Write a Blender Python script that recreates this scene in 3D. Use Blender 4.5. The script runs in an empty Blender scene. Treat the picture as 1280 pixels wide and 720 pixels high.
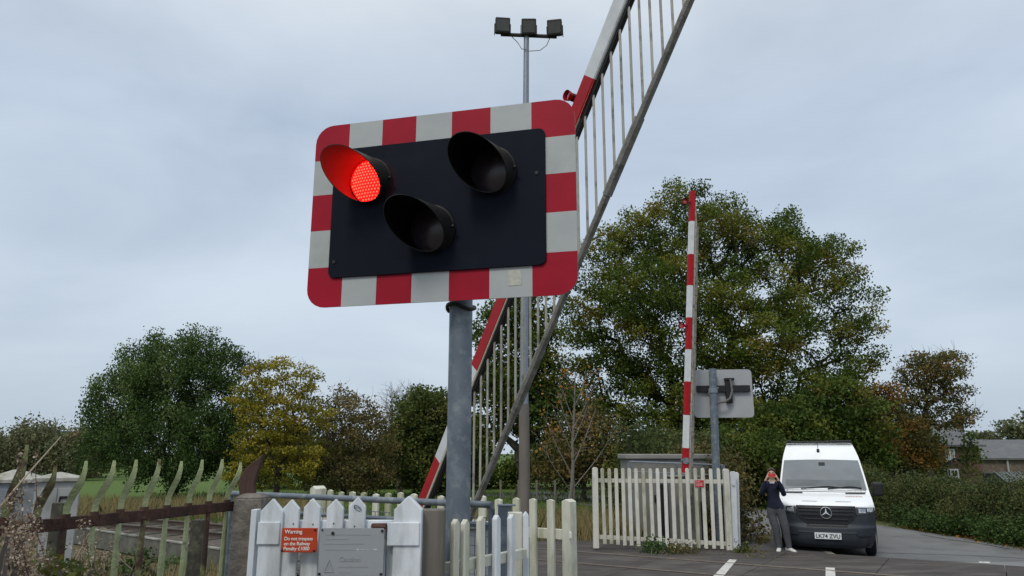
import bpy, bmesh, math, random
import numpy as np
from mathutils import Vector, Matrix

random.seed(7)
S = bpy.context.scene
COL = S.collection
R = math.radians
FPX = 924.0
HZ = 567.0
CAMZ = 2.05
PITCH = math.atan((HZ - 360.0) / FPX)
CP, SP = math.cos(PITCH), math.sin(PITCH)

def ray(px, py):
    u = (px - 640) / FPX; v = (360 - py) / FPX
    return Vector((u, CP - v * SP, SP + v * CP))
def at(px, py, Y):
    d = ray(px, py); t = Y / d.y
    return Vector((d.x * t, Y, CAMZ + d.z * t))
def gr(px, py, z=0.0):
    d = ray(px, py); t = (z - CAMZ) / d.z
    return Vector((d.x * t, d.y * t, z))
def proj(p):
    x, y, z = p[0], p[1], p[2] - CAMZ
    dep = y * CP + z * SP; up = -y * SP + z * CP
    return 640 + FPX * x / dep, 360 - FPX * up / dep
def lerp(a, b, t): return a + (b - a) * t
def sstep(a, b, x):
    t = max(0.0, min(1.0, (x - a) / (b - a))); return t * t * (3 - 2 * t)

# ------------------------------------------------------------------ materials
def nodes_of(m):
    m.use_nodes = True
    nt = m.node_tree; nt.nodes.clear()
    out = nt.nodes.new('ShaderNodeOutputMaterial')
    return nt, out
def rgba(c): return (c[0], c[1], c[2], 1.0)
def M(name, c1, c2=None, scale=6, rough=.6, metal=0.0, bump=0.0, bscale=60, stretch=(1, 1, 1),
      lo=.35, hi=.65, c3=None, scale3=2.5, lo3=.5, hi3=.7, stretch3=(1, 1, 1), spec=.4, coat=0.0):
    m = bpy.data.materials.new(name); nt, out = nodes_of(m); N = nt.nodes.new; L = nt.links.new
    b = N('ShaderNodeBsdfPrincipled'); L(b.outputs[0], out.inputs[0])
    b.inputs['Roughness'].default_value = rough; b.inputs['Metallic'].default_value = metal
    b.inputs['Specular IOR Level'].default_value = spec
    b.inputs['Coat Weight'].default_value = coat
    tc = N('ShaderNodeTexCoord')
    def noise(sc, st, det=6):
        mp = N('ShaderNodeMapping'); mp.inputs['Scale'].default_value = st
        L(tc.outputs['Object'], mp.inputs['Vector'])
        n = N('ShaderNodeTexNoise'); n.inputs['Scale'].default_value = sc; n.inputs['Detail'].default_value = det
        n.inputs['Roughness'].default_value = .62
        L(mp.outputs[0], n.inputs['Vector']); return n
    if c2 is None:
        c2 = tuple(min(1, x * .82) for x in c1)
    n1 = noise(scale, stretch)
    r1 = N('ShaderNodeValToRGB'); r1.color_ramp.elements[0].position = lo; r1.color_ramp.elements[1].position = hi
    r1.color_ramp.elements[0].color = rgba(c1); r1.color_ramp.elements[1].color = rgba(c2)
    L(n1.outputs['Fac'], r1.inputs[0]); col = r1.outputs[0]
    if c3 is not None:
        n3 = noise(scale3, stretch3, 8)
        r3 = N('ShaderNodeValToRGB'); r3.color_ramp.elements[0].position = lo3; r3.color_ramp.elements[1].position = hi3
        r3.color_ramp.elements[0].color = (0, 0, 0, 1); r3.color_ramp.elements[1].color = (1, 1, 1, 1)
        L(n3.outputs['Fac'], r3.inputs[0])
        mx = N('ShaderNodeMix'); mx.data_type = 'RGBA'
        L(r3.outputs[0], mx.inputs['Factor']); L(col, mx.inputs['A']); mx.inputs['B'].default_value = rgba(c3)
        col = mx.outputs['Result']
    L(col, b.inputs['Base Color'])
    if bump > 0:
        nb = noise(bscale, stretch, 5)
        bp = N('ShaderNodeBump'); bp.inputs['Strength'].default_value = bump; bp.inputs['Distance'].default_value = .01
        L(nb.outputs['Fac'], bp.inputs['Height']); L(bp.outputs[0], b.inputs['Normal'])
    return m

def leaf_mat(name, stops, rough=.55, trans=.3):
    """leaf colour follows a per-leaf value stored on the mesh"""
    m = bpy.data.materials.new(name); nt, out = nodes_of(m); N = nt.nodes.new; L = nt.links.new
    a = N('ShaderNodeAttribute'); a.attribute_name = 'tint'
    r = N('ShaderNodeValToRGB'); cr = r.color_ramp
    while len(cr.elements) < len(stops): cr.elements.new(.5)
    for e, (p, c) in zip(cr.elements, stops): e.position = p; e.color = rgba(c)
    L(a.outputs['Fac'], r.inputs[0])
    b = N('ShaderNodeBsdfPrincipled'); b.inputs['Roughness'].default_value = rough
    b.inputs['Specular IOR Level'].default_value = .12
    t = N('ShaderNodeBsdfTranslucent'); mx = N('ShaderNodeMixShader'); mx.inputs[0].default_value = trans
    L(r.outputs[0], b.inputs['Base Color']); L(r.outputs[0], t.inputs['Color'])
    L(b.outputs[0], mx.inputs[1]); L(t.outputs[0], mx.inputs[2]); L(mx.outputs[0], out.inputs[0])
    return m

def emit_mat(name, col, strength):
    m = bpy.data.materials.new(name); nt, out = nodes_of(m)
    e = nt.nodes.new('ShaderNodeEmission'); e.inputs[0].default_value = rgba(col); e.inputs[1].default_value = strength
    nt.links.new(e.outputs[0], out.inputs[0]); return m

MAT = {}
MAT['white_wood'] = M('white_painted_wood', (.66, .70, .74), (.52, .57, .62), 9, .62, bump=.35, bscale=70, stretch=(1, 1, .18),
                      c3=(.25, .26, .23), scale3=7, lo3=.50, hi3=.74, stretch3=(1, 1, .3))
MAT['white_green'] = M('mossy_white_wood', (.62, .62, .55), (.48, .49, .40), 10, .7, bump=.35, bscale=70, stretch=(1, 1, .2),
                       c3=(.20, .21, .10), scale3=6, lo3=.48, hi3=.72, stretch3=(1, 1, .3))
MAT['far_white'] = M('cream_fence_paint', (.60, .59, .53), (.50, .49, .43), 4, .6, c3=(.30, .29, .20), scale3=3, lo3=.52, hi3=.75, stretch3=(1, 1, .5))
MAT['far_white_b'] = M('cream_fence_paint_dirty', (.52, .51, .44), (.40, .40, .32), 4, .65, c3=(.24, .23, .14), scale3=4, lo3=.46, hi3=.68, stretch3=(1, 1, .4))
MAT['far_white_c'] = M('cream_fence_paint_pale', (.66, .66, .62), (.58, .575, .53), 4, .6, c3=(.36, .35, .27), scale3=4, lo3=.55, hi3=.72, stretch3=(1, 1, .4))
MAT['white_green_b'] = M('greener_mossy_wood', (.50, .50, .40), (.36, .38, .25), 10, .75, bump=.4, bscale=70, stretch=(1, 1, .2), c3=(.15, .17, .07), scale3=6, lo3=.44, hi3=.62, stretch3=(1, 1, .3))
MAT['grey_wood'] = M('weathered_grey_wood', (.16, .145, .125), (.075, .07, .06), 14, .85, bump=.6, bscale=60, stretch=(1, 1, .06),
                     c3=(.26, .25, .23), scale3=10, lo3=.5, hi3=.75, stretch3=(1, 1, .08))
MAT['dark_wood'] = M('dark_old_timber', (.045, .042, .034), (.02, .02, .017), 10, .85, bump=.6, stretch=(1, 1, .1), c3=(.09, .10, .06), scale3=6)
MAT['stone'] = M('lichen_stone', (.20, .18, .155), (.10, .09, .08), 18, .9, bump=.9, bscale=45, c3=(.34, .33, .30), scale3=16, lo3=.66, hi3=.74)
MAT['galv'] = M('galvanised_steel', (.155, .185, .22), (.11, .135, .165), 7, .5, .35, bump=.08, c3=(.27, .295, .31), scale3=13, lo3=.50, hi3=.72)
MAT['galv_light'] = M('galvanised_rail', (.24, .27, .31), (.18, .21, .25), 14, .45, .4)
MAT['rust'] = M('rusty_iron', (.075, .036, .026), (.035, .018, .014), 20, .9, bump=.9, bscale=60, c3=(.13, .07, .05), scale3=9)
MAT['rust_timber'] = M('rusty_brown_plank', (.085, .045, .036), (.045, .026, .022), 8, .85, bump=.6, stretch=(1, 1, .15), c3=(.15, .11, .09), scale3=9, stretch3=(1, 1, .2))
MAT['spike_green'] = M('mossy_green_paint', (.33, .37, .21), (.23, .27, .14), 14, .8, bump=.5, bscale=80, c3=(.09, .05, .032), scale3=11, lo3=.58, hi3=.68)
MAT['spike_rust'] = M('rust_with_moss', (.085, .045, .032), (.045, .03, .022), 14, .9, bump=.8, bscale=80, c3=(.20, .21, .09), scale3=9, lo3=.5, hi3=.6)
MAT['red'] = M('red_reflective_sheet', (.335, .007, .024), (.28, .006, .020), 5, .5, spec=.15, c3=(.20, .008, .018), scale3=3, lo3=.55, hi3=.85)
MAT['white_sheet'] = M('grey_white_reflective_sheet', (.40, .425, .43), (.35, .375, .385), 5, .5, spec=.25, c3=(.28, .30, .295), scale3=4, lo3=.55, hi3=.85)
MAT['boom_red'] = M('boom_red', (.36, .007, .013), (.29, .006, .011), 7, .45, spec=.2, c3=(.2, .008, .01), scale3=4, lo3=.6, hi3=.8)
MAT['boom_white'] = M('boom_white', (.60, .63, .65), (.50, .53, .55), 6, .4, c3=(.32, .34, .33), scale3=5, lo3=.55, hi3=.85)
MAT['edge_cream'] = M('boom_edge_strip', (.60, .56, .47), (.45, .42, .35), 20, .6)
MAT['black'] = M('black_paint', (.010, .011, .013), (.007, .008, .009), 6, .55)
MAT['panel'] = M('matt_black_panel', (.0045, .0075, .016), (.003, .0055, .012), 3, .7, c3=(.008, .012, .02), scale3=5, lo3=.55, hi3=.8, spec=.12)
MAT['hood'] = M('black_hood_plastic', (.013, .013, .013), (.009, .009, .009), 7, .5, c3=(.03, .035, .014), scale3=9, lo3=.58, hi3=.78)
MAT['hood_in'] = M('hood_inside', (.003, .003, .003), (.002, .002, .002), 7, .85, spec=.08)
MAT['lens_off'] = M('unlit_lens', (.040, .031, .042), (.028, .022, .030), 25, .30, spec=.6)
MAT['lens_red'] = emit_mat('lit_red_lens', (1, .006, .004), 2.6)
MAT['led'] = emit_mat('lit_red_diode', (1, .016, .010), 14.0)
MAT['skirt'] = M('dull_aluminium', (.42, .40, .35), (.29, .28, .24), 20, .6, .25, stretch=(1, 1, .1), c3=(.12, .11, .09), scale3=9)
MAT['skirt_bar'] = M('dirty_grey_bar', (.22, .215, .20), (.13, .13, .118), 12, .7, bump=.3, c3=(.075, .075, .06), scale3=14, lo3=.5, hi3=.66)
MAT['flood'] = M('floodlight_housing', (.022, .022, .019), (.014, .014, .012), 10, .6)
MAT['floodglass'] = M('floodlight_glass', (.05, .05, .035), (.035, .035, .025), 8, .2, spec=.6)
MAT['concrete_pole'] = M('brown_grey_column', (.155, .14, .125), (.12, .108, .097), 4, .8, stretch=(1, 1, .3))
MAT['sign_back'] = M('sign_back_aluminium', (.37, .385, .40), (.33, .345, .36), 3, .5, .15)
MAT['cabinet'] = M('grey_cabinet_paint', (.34, .35, .35), (.27, .28, .28), 4, .6, c3=(.17, .18, .165), scale3=5, lo3=.55, hi3=.75, stretch3=(1, 1, .3))
MAT['cabinet_blue'] = M('blue_grey_cabinet_paint', (.22, .25, .28), (.18, .20, .23), 4, .6, c3=(.13, .14, .13), scale3=5)
MAT['cab_roof'] = M('cabinet_roof', (.36, .355, .33), (.27, .265, .24), 6, .7, c3=(.17, .18, .12), scale3=8)
MAT['grp'] = M('grey_plastic_kiosk', (.20, .20, .185), (.165, .165, .15), 3, .65, c3=(.12, .125, .105), scale3=2, lo3=.5, hi3=.75)
MAT['orange_sign'] = M('orange_red_sign', (.45, .045, .010), (.38, .036, .009), 8, .5, c3=(.28, .03, .012), scale3=14, lo3=.6, hi3=.75)
MAT['far_sign'] = M('far_red_sign', (.5, .02, .025), None, 8, .5)
MAT['letter'] = M('white_lettering', (.78, .76, .73), (.72, .7, .66), 12, .6)
MAT['grey_plate'] = M('faded_grey_plate', (.29, .31, .33), (.26, .28, .30), 5, .55, .1, c3=(.33, .345, .36), scale3=3, lo3=.45, hi3=.8)
MAT['faint'] = M('faded_print', (.245, .26, .277), (.28, .295, .312), 40, .6)
MAT['pale'] = M('pale_print', (.62, .64, .66), None, 20, .6)
MAT['screw'] = M('dark_screw', (.03, .026, .024), None, 20, .5, .5)
MAT['van_white'] = M('white_van_paint', (.76, .78, .80), (.72, .745, .77), 1.5, .22, spec=.5, coat=.5, c3=(.60, .60, .58), scale3=2.5, lo3=.55, hi3=.85)
MAT['van_dark'] = M('dark_bumper_plastic', (.026, .033, .043), (.020, .026, .034), 5, .5, c3=(.055, .054, .052), scale3=3, lo3=.55, hi3=.8)
MAT['grille'] = M('black_grille', (.010, .011, .013), None, 5, .35)
MAT['slat'] = M('grille_slat', (.026, .029, .034), None, 5, .35)
MAT['chrome'] = M('chrome', (.75, .77, .79), None, 5, .12, .95)
MAT['windscreen'] = M('windscreen_glass', (.072, .094, .112), (.046, .060, .072), 1.3, .06, spec=1.0, coat=1.0, stretch=(1, 1, 2.2), lo=.38, hi=.62)
MAT['lamp_glass'] = M('headlamp_glass', (.62, .65, .68), (.25, .27, .30), 9, .12, .3, coat=1.0, lo=.42, hi=.55)
MAT['lamp_dark'] = M('headlamp_housing', (.04, .042, .046), None, 9, .2)
MAT['tyre'] = M('tyre_rubber', (.012, .012, .012), None, 10, .85)
MAT['rim'] = M('wheel_rim', (.16, .165, .17), None, 5, .4, .6)
MAT['plate'] = M('number_plate', (.72, .74, .76), None, 5, .4)
MAT['ink'] = M('black_ink', (.01, .01, .012), None, 5, .5)
MAT['redprint'] = M('red_print', (.55, .22, .2), None, 5, .5)
MAT['navy'] = M('navy_jumper', (.010, .014, .034), (.006, .009, .022), 14, .9, bump=.4)
MAT['trouser'] = M('grey_trousers', (.075, .079, .090), (.052, .055, .064), 12, .9, bump=.3)
MAT['skin'] = M('skin', (.50, .33, .26), (.44, .27, .21), 9, .55)
MAT['hair'] = M('brown_hair', (.075, .042, .024), (.045, .026, .016), 30, .6, stretch=(1, 1, .3))
MAT['shoe'] = M('white_trainer', (.62, .62, .60), None, 9, .6)
MAT['shirt'] = M('pale_shirt', (.6, .6, .62), None, 9, .8)
MAT['phone'] = M('red_phone_case', (.62, .055, .045), None, 5, .4)
MAT['bark'] = M('grey_brown_bark', (.045, .038, .030), (.025, .021, .017), 9, .9, bump=.6, stretch=(1, 1, .3), c3=(.07, .075, .045), scale3=4)
MAT['bark_pale'] = M('pale_grey_bark', (.20, .185, .165), (.13, .12, .105), 20, .85)
MAT['twig'] = M('bare_twig', (.10, .088, .078), (.07, .06, .052), 9, .9)
MAT['straw'] = M('dry_straw', (.36, .31, .23), (.24, .20, .14), 20, .85)
MAT['drystem'] = M('dry_brown_stem', (.10, .065, .045), (.06, .04, .028), 20, .9)
MAT['roadpaint'] = M('white_road_paint', (.58, .57, .54), (.42, .41, .39), 9, .7, c3=(.16, .155, .15), scale3=7, lo3=.58, hi3=.7)
MAT['kerb'] = M('kerb_concrete', (.20, .185, .16), (.14, .13, .112), 5, .85, bump=.3)
MAT['rail'] = M('rail_steel', (.10, .075, .06), (.065, .047, .038), 6, .6, .3)
MAT['rail_top'] = M('worn_rail_head', (.15, .13, .11), (.10, .085, .072), 6, .5, .4)
MAT['concrete'] = M('mossy_concrete', (.13, .128, .11), (.065, .068, .052), 5, .9, bump=.5, c3=(.33, .33, .31), scale3=7, lo3=.6, hi3=.75)
MAT['brick'] = None
MAT['window_white'] = M('white_window_frame', (.66, .66, .64), None, 9, .6)
MAT['pane'] = M('dark_window_pane', (.018, .020, .022), None, 4, .1, spec=.8)
MAT['slate'] = M('slate_roof', (.115, .118, .128), (.085, .087, .095), 3, .75, stretch=(1, 1, 2), c3=(.15, .15, .145), scale3=1.2, lo3=.5, hi3=.8)
MAT['barn_stone'] = M('barn_stone', (.15, .115, .09), (.09, .070, .056), 5, .9, bump=.6, bscale=12, c3=(.20, .165, .13), scale3=3)

def brick_mat():
    m = bpy.data.materials.new('red_brick'); nt, out = nodes_of(m); N = nt.nodes.new; L = nt.links.new
    b = N('ShaderNodeBsdfPrincipled'); b.inputs['Roughness'].default_value = .9; L(b.outputs[0], out.inputs[0])
    tc = N('ShaderNodeTexCoord'); mp = N('ShaderNodeMapping'); mp.inputs['Rotation'].default_value = (R(90), 0, 0)
    br = N('ShaderNodeTexBrick'); br.inputs['Scale'].default_value = 4
    br.inputs['Color1'].default_value = (.115, .05, .04, 1); br.inputs['Color2'].default_value = (.075, .036, .03, 1)
    br.inputs['Mortar'].default_value = (.13, .11, .095, 1); br.inputs['Mortar Size'].default_value = .02
    L(tc.outputs['Object'], mp.inputs[0]); L(mp.outputs[0], br.inputs['Vector']); L(br.outputs['Color'], b.inputs['Base Color'])
    return m
MAT['brick'] = brick_mat()

# ------------------------------------------------------------------ mesh building
class MB:
    def __init__(s, T=None):
        s.v = []; s.f = []; s.mi = []; s.T = T; s.cur = 0
    def add(s, verts, faces, mi=None):
        o = len(s.v)
        for p in verts:
            p = Vector(p); s.v.append(s.T @ p if s.T else p)
        for f in faces:
            s.f.append(tuple(i + o for i in f)); s.mi.append(s.cur if mi is None else mi)
    def box(s, c, size, rot=None, mi=None):
        hx, hy, hz = size[0] / 2, size[1] / 2, size[2] / 2
        vs = [Vector((x, y, z)) for z in (-hz, hz) for y in (-hy, hy) for x in (-hx, hx)]
        if rot is not None: vs = [rot @ p for p in vs]
        c = Vector(c)
        s.add([p + c for p in vs], [(0, 2, 3, 1), (4, 5, 7, 6), (0, 1, 5, 4), (2, 6, 7, 3), (0, 4, 6, 2), (1, 3, 7, 5)], mi)
    def tube(s, pts, rad, n=8, cap=True, mi=None, up=None, squash=1.0):
        pts = [Vector(p) for p in pts]
        if not hasattr(rad, '__len__'): rad = [rad] * len(pts)
        o = []; fs = []
        prev = None
        for i, p in enumerate(pts):
            if i == 0: d = pts[1] - p
            elif i == len(pts) - 1: d = p - pts[i - 1]
            else: d = (pts[i + 1] - pts[i - 1])
            d.normalize()
            if prev is None:
                a = Vector(up) if up else (Vector((0, 0, 1)) if abs(d.z) < .9 else Vector((1, 0, 0)))
            else: a = prev
            a = (a - d * a.dot(d)).normalized(); b = d.cross(a); prev = a
            for k in range(n):
                t = 2 * math.pi * k / n
                o.append(p + (a * math.cos(t) + b * math.sin(t) * squash) * rad[i])
        for i in range(len(pts) - 1):
            for k in range(n):
                fs.append((i * n + k, i * n + (k + 1) % n, (i + 1) * n + (k + 1) % n, (i + 1) * n + k))
        if cap:
            fs.append(tuple(reversed(range(n)))); fs.append(tuple((len(pts) - 1) * n + k for k in range(n)))
        s.add(o, fs, mi)
    def prism(s, poly, d, mi=None):
        """poly: list of 3D points (planar), extruded by vector d"""
        n = len(poly); d = Vector(d)
        poly = [Vector(p) for p in poly]
        vs = poly + [p + d for p in poly]
        fs = [tuple(reversed(range(n))), tuple(range(n, 2 * n))]
        for k in range(n): fs.append((k, (k + 1) % n, n + (k + 1) % n, n + k))
        s.add(vs, fs, mi)
    def grid(s, P, mi=None):
        r, c = len(P), len(P[0])
        fs = [(i * c + j, i * c + j + 1, (i + 1) * c + j + 1, (i + 1) * c + j) for i in range(r - 1) for j in range(c - 1)]
        s.add([p for row in P for p in row], fs, mi)
    def build(s, name, mats, parent=None, local=False, bevel=0, smooth=False, seg=2):
        me = bpy.data.meshes.new(name)
        off = Vector((0, 0, 0))
        if parent is not None and not local:
            q = parent
            while q is not None: off += q.location; q = q.parent
        me.from_pydata([tuple(p - off) for p in s.v], [], s.f)
        if not isinstance(mats, (list, tuple)): mats = [mats]
        for m in mats: me.materials.append(MAT[m] if isinstance(m, str) else m)
        me.polygons.foreach_set('material_index', s.mi)
        bm = bmesh.new(); bm.from_mesh(me)
        bmesh.ops.recalc_face_normals(bm, faces=bm.faces)
        if bevel > 0:
            es = [e for e in bm.edges if len(e.link_faces) == 2 and e.calc_face_angle(0) > R(25)]
            bmesh.ops.bevel(bm, geom=es, offset=bevel, segments=seg, affect='EDGES', profile=.5, clamp_overlap=True)
        if smooth:
            for f in bm.faces: f.smooth = True
            for e in bm.edges:
                if len(e.link_faces) == 2 and e.calc_face_angle(0) > R(40): e.smooth = False
        bm.to_mesh(me); bm.free(); me.update()
        o = bpy.data.objects.new(name, me); COL.objects.link(o)
        if parent is not None: o.parent = parent
        return o

def tag(o, label, cat, group=None):
    o['label'] = label; o['category'] = cat
    if group: o['group'] = group
    return o
def thing(name, label, cat, loc=(0, 0, 0), group=None):
    o = bpy.data.objects.new(name, None); COL.objects.link(o); o.location = loc; o.empty_display_size = .2
    return tag(o, label, cat, group)
def struct(o):
    o['kind'] = 'structure'; return o
def stuff(o, label, cat):
    o['kind'] = 'stuff'; return tag(o, label, cat)

def text_mesh(name, body, size, mat, parent, mtx, extrude=.0008, align='LEFT', local=False, spacing=1.0, bold=0.0, line=1.0):
    cu = bpy.data.curves.new(name, 'FONT'); cu.body = body; cu.size = size; cu.extrude = extrude
    cu.align_x = align; cu.space_character = spacing; cu.offset = bold; cu.space_line = line
    t = bpy.data.objects.new('tmp_text', cu); COL.objects.link(t)
    dg = bpy.context.evaluated_depsgraph_get()
    me = bpy.data.meshes.new_from_object(t.evaluated_get(dg)); me.name = name
    bpy.data.objects.remove(t); bpy.data.curves.remove(cu)
    off = Vector((0, 0, 0))
    if parent is not None and not local:
        q = parent
        while q is not None: off += q.location; q = q.parent
    me.transform(Matrix.Translation(-off) @ mtx)
    me.materials.clear(); me.materials.append(MAT[mat])
    o = bpy.data.objects.new(name, me); COL.objects.link(o)
    if parent is not None: o.parent = parent
    return o

# ------------------------------------------------------------------ foliage
def raw_mesh(name, co, faces_n, mat, parent, tint=None, loc=None):
    """co: (N*k,3) array of N separate k-gons"""
    k = faces_n; n = len(co) // k
    me = bpy.data.meshes.new(name)
    me.vertices.add(n * k); me.loops.add(n * k); me.polygons.add(n)
    if loc is not None: co = co - np.array(loc)[None, :]
    me.vertices.foreach_set('co', co.astype(np.float32).ravel())
    me.loops.foreach_set('vertex_index', np.arange(n * k, dtype=np.int32))
    me.polygons.foreach_set('loop_start', np.arange(0, n * k, k, dtype=np.int32))
    if tint is not None:
        a = me.attributes.new('tint', 'FLOAT', 'POINT')
        a.data.foreach_set('value', np.repeat(tint, k).astype(np.float32))
    me.materials.append(MAT[mat]); me.update(calc_edges=True)
    o = bpy.data.objects.new(name, me); COL.objects.link(o)
    if parent is not None: o.parent = parent
    return o

def unit(a): return a / (np.linalg.norm(a, axis=1, keepdims=True) + 1e-9)
def leaf_verts(c, size, rng, up=.35, wid=.34, axis_bias=None):
    n = len(c)
    a = rng.normal(size=(n, 3))
    if axis_bias is not None: a = a * .55 + np.array(axis_bias)[None, :]
    a = unit(a)
    nn = rng.normal(size=(n, 3)); nn[:, 2] += up * 3 * rng.random(n)
    nn = unit(nn); b = unit(np.cross(nn, a)); nn = np.cross(a, b)
    s = (size * (.6 + .8 * rng.random(n)))[:, None]
    V = np.stack([c - a * s * .5, c + b * s * wid + nn * s * .12, c + a * s * .5, c - b * s * wid + nn * s * .12], 1)
    return V.reshape(-1, 3)

def sample_lobes(lobes, n, rng, mind, shell=.55):
    L = np.array(lobes, float); w = L[:, 3] * L[:, 4] * L[:, 5]; w = w / w.sum()
    pts = []
    for _ in range(n * 14):
        if len(pts) >= n: break
        l = L[rng.choice(len(L), p=w)]
        d = rng.normal(size=3); d /= np.linalg.norm(d)
        p = l[:3] + d * l[3:] * rng.random() ** (shell / 1.6)
        if pts:
            q = np.array(pts)
            if np.min(np.sum((q - p) ** 2, 1)) < mind ** 2: continue
        pts.append(p)
    return np.array(pts)

def skeleton(base, fork, cents, rng, trunk_r, jit=.09, tip=.012, prefer=.25):
    base = np.array(base); fork = np.array(fork)
    nodes = []; par = []; plen = []
    for i in range(5):
        t = i / 4
        p = base * (1 - t) + fork * t + rng.normal(size=3) * np.array([1, 1, .1]) * .05 * np.linalg.norm(fork - base) * (0 < i < 4)
        nodes.append(p); par.append(i - 1); plen.append(0 if i == 0 else plen[-1] + np.linalg.norm(p - nodes[-2]))
    order = np.argsort(np.linalg.norm(cents - fork, axis=1))
    tips = []
    for ci in order:
        c = cents[ci]; A = np.array(nodes); D = np.linalg.norm(A - c, axis=1)
        cost = D + prefer * np.array(plen) + np.maximum(0, A[:, 2] - c[2]) * .5
        cost[:3] += 1e3
        j = int(np.argmin(cost)); p0 = nodes[j]; d = D[j]
        k = 2 if d < 1.5 else 3
        for m in range(1, k + 1):
            t = m / k
            p = p0 * (1 - t) + c * t
            if m < k: p = p + rng.normal(size=3) * d * jit + np.array([0, 0, .06 * d])
            nodes.append(p); par.append(j); plen.append(plen[j] + np.linalg.norm(p - nodes[j])); j = len(nodes) - 1
        tips.append(j)
    cnt = np.zeros(len(nodes))
    for t in tips:
        j = t
        while j >= 0: cnt[j] += 1; j = par[j]
    rad = np.maximum(tip, trunk_r * (cnt / max(1, cnt[0])) ** .52)
    return nodes, par, rad

def branch_mesh(mb, nodes, par, rad, n=5, flare=1.25):
    for i, p in enumerate(nodes):
        j = par[i]
        if j < 0: continue
        r0 = min(rad[j], rad[i] * 1.5) * (flare if j == 0 else 1); r1 = rad[i]
        mb.tube([nodes[j], p], [r0, r1], n=n if r0 < .08 else 8, cap=False)

def px_lobes(Y, lst, thick=.8):
    """crown lobes measured on the photo, put at distance Y as ellipsoids with real depth"""
    out = []
    for (px, py, rx, ry, *rest) in lst:
        dy = rest[0] if rest else 0.0
        c = at(px, py, Y + dy); k = at(px + 1, py, Y + dy).x - c.x
        kz = c.z - at(px, py + 1, Y + dy).z
        out.append((c.x, c.y, c.z, rx * k, rx * k * thick, ry * kz))
    return out

def tree(name, label, cat, base, lobes, n_cl, per, lsize, crad, trunk_r, leaf, bark='bark', seed=1, fork_z=2.5, mind=.5,
         group=None, shell=.5, flat=.7, up=.35, axis=None, tint_shift=0.0, fork_dx=0.0, wid=.34, twigs=0, tip=.012, crown='crown'):
    rng = np.random.default_rng(seed)
    t = thing(name, label, cat, base, group)
    cents = sample_lobes(lobes, n_cl, rng, mind, shell)
    fork = (base[0] + fork_dx, base[1], base[2] + fork_z)
    nodes, par, rad = skeleton(base, fork, cents, rng, trunk_r, tip=tip)
    mb = MB(); branch_mesh(mb, nodes, par, rad)
    if twigs:
        for c in cents:
            for _ in range(twigs):
                d = rng.normal(size=3); d[2] = abs(d[2]) * .9 + .2; d /= np.linalg.norm(d)
                l = crad * (1 + rng.random())
                q = c + d * l * .5 + rng.normal(size=3) * l * .08
                mb.tube([c, q, c + d * l], [min(.012, tip * .8), min(.009, tip * .55), .004], n=3, cap=False)
    mb.build('trunk', bark, t, smooth=True)
    if per:
        k = rng.integers(int(per * .6), int(per * 1.4), len(cents))
        idx = np.repeat(np.arange(len(cents)), k)
        off = np.clip(rng.normal(size=(len(idx), 3)), -1.7, 1.7) * crad * .55; off[:, 2] *= flat
        c = cents[idx] + off
        ct = rng.random(len(cents))
        tint = np.clip(ct[idx] * .78 + rng.random(len(idx)) * .22 + tint_shift, 0, 1)
        raw_mesh(crown, leaf_verts(c, lsize, rng, up, wid, axis), 4, leaf, t, tint, base)
    return t

def foliage_mass(name, label, cat, pts, k_per, lsize, crad, leaf, seed, stems=None, base=None, group=None, flat=.8, up=.3, kind=None, wid=.34, part='foliage'):
    rng = np.random.default_rng(seed)
    base = base if base is not None else tuple(np.array(pts).mean(0)[:2]) + (0.0,)
    pts = np.array(pts)
    k = rng.integers(int(k_per * .6), int(k_per * 1.4) + 1, len(pts)); idx = np.repeat(np.arange(len(pts)), k)
    off = rng.normal(size=(len(idx), 3)) * crad * .55; off[:, 2] *= flat
    c = pts[idx] + off; c[:, 2] = np.maximum(c[:, 2], .02)
    tint = np.clip(rng.random(len(pts))[idx] * .55 + rng.random(len(idx)) * .45, 0, 1)
    if kind == 'stuff':
        o = raw_mesh(name, leaf_verts(c, lsize, rng, up, wid), 4, leaf, None, tint, base); o.location = base
        return stuff(o, label, cat)
    t = thing(name, label, cat, base, group)
    raw_mesh(part, leaf_verts(c, lsize, rng, up, wid), 4, leaf, t, tint, base)
    mb = MB()
    for p in pts[:: max(1, len(pts) // (stems or 40))]:
        g = Vector((p[0] + rng.normal() * .15, p[1] + rng.normal() * .15, 0))
        m = (g + Vector(p)) / 2 + Vector((rng.normal() * .1, rng.normal() * .1, 0))
        mb.tube([g, m, Vector(p)], [.025, .016, .006], n=4, cap=False)
    mb.build('stems', 'twig', t)
    return t

def blades(name, label, cat, pts, h, w, leaf, seed, lean=.35, tint_fn=None):
    rng = np.random.default_rng(seed); n = len(pts)
    P = np.array(pts); a = rng.random(n) * 2 * np.pi
    side = np.stack([np.cos(a), np.sin(a), np.zeros(n)], 1)
    b = rng.random(n) * 2 * np.pi; ln = lean * (.3 + rng.random(n))
    hh = h * (.5 + .8 * rng.random(n))
    tipv = P + np.stack([np.cos(b) * ln * hh, np.sin(b) * ln * hh, hh], 1)
    mid = P + np.stack([np.cos(b) * ln * hh * .3, np.sin(b) * ln * hh * .3, hh * .55], 1)
    ww = (w * (.6 + .8 * rng.random(n)))[:, None]
    V = np.stack([P - side * ww, P + side * ww, mid + side * ww * .7, tipv, mid - side * ww * .7], 1).reshape(-1, 3)
    tint = rng.random(n) if tint_fn is None else tint_fn(P, rng)
    o = raw_mesh(name, V, 5, leaf, None, tint)
    return stuff(o, label, cat)
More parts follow.
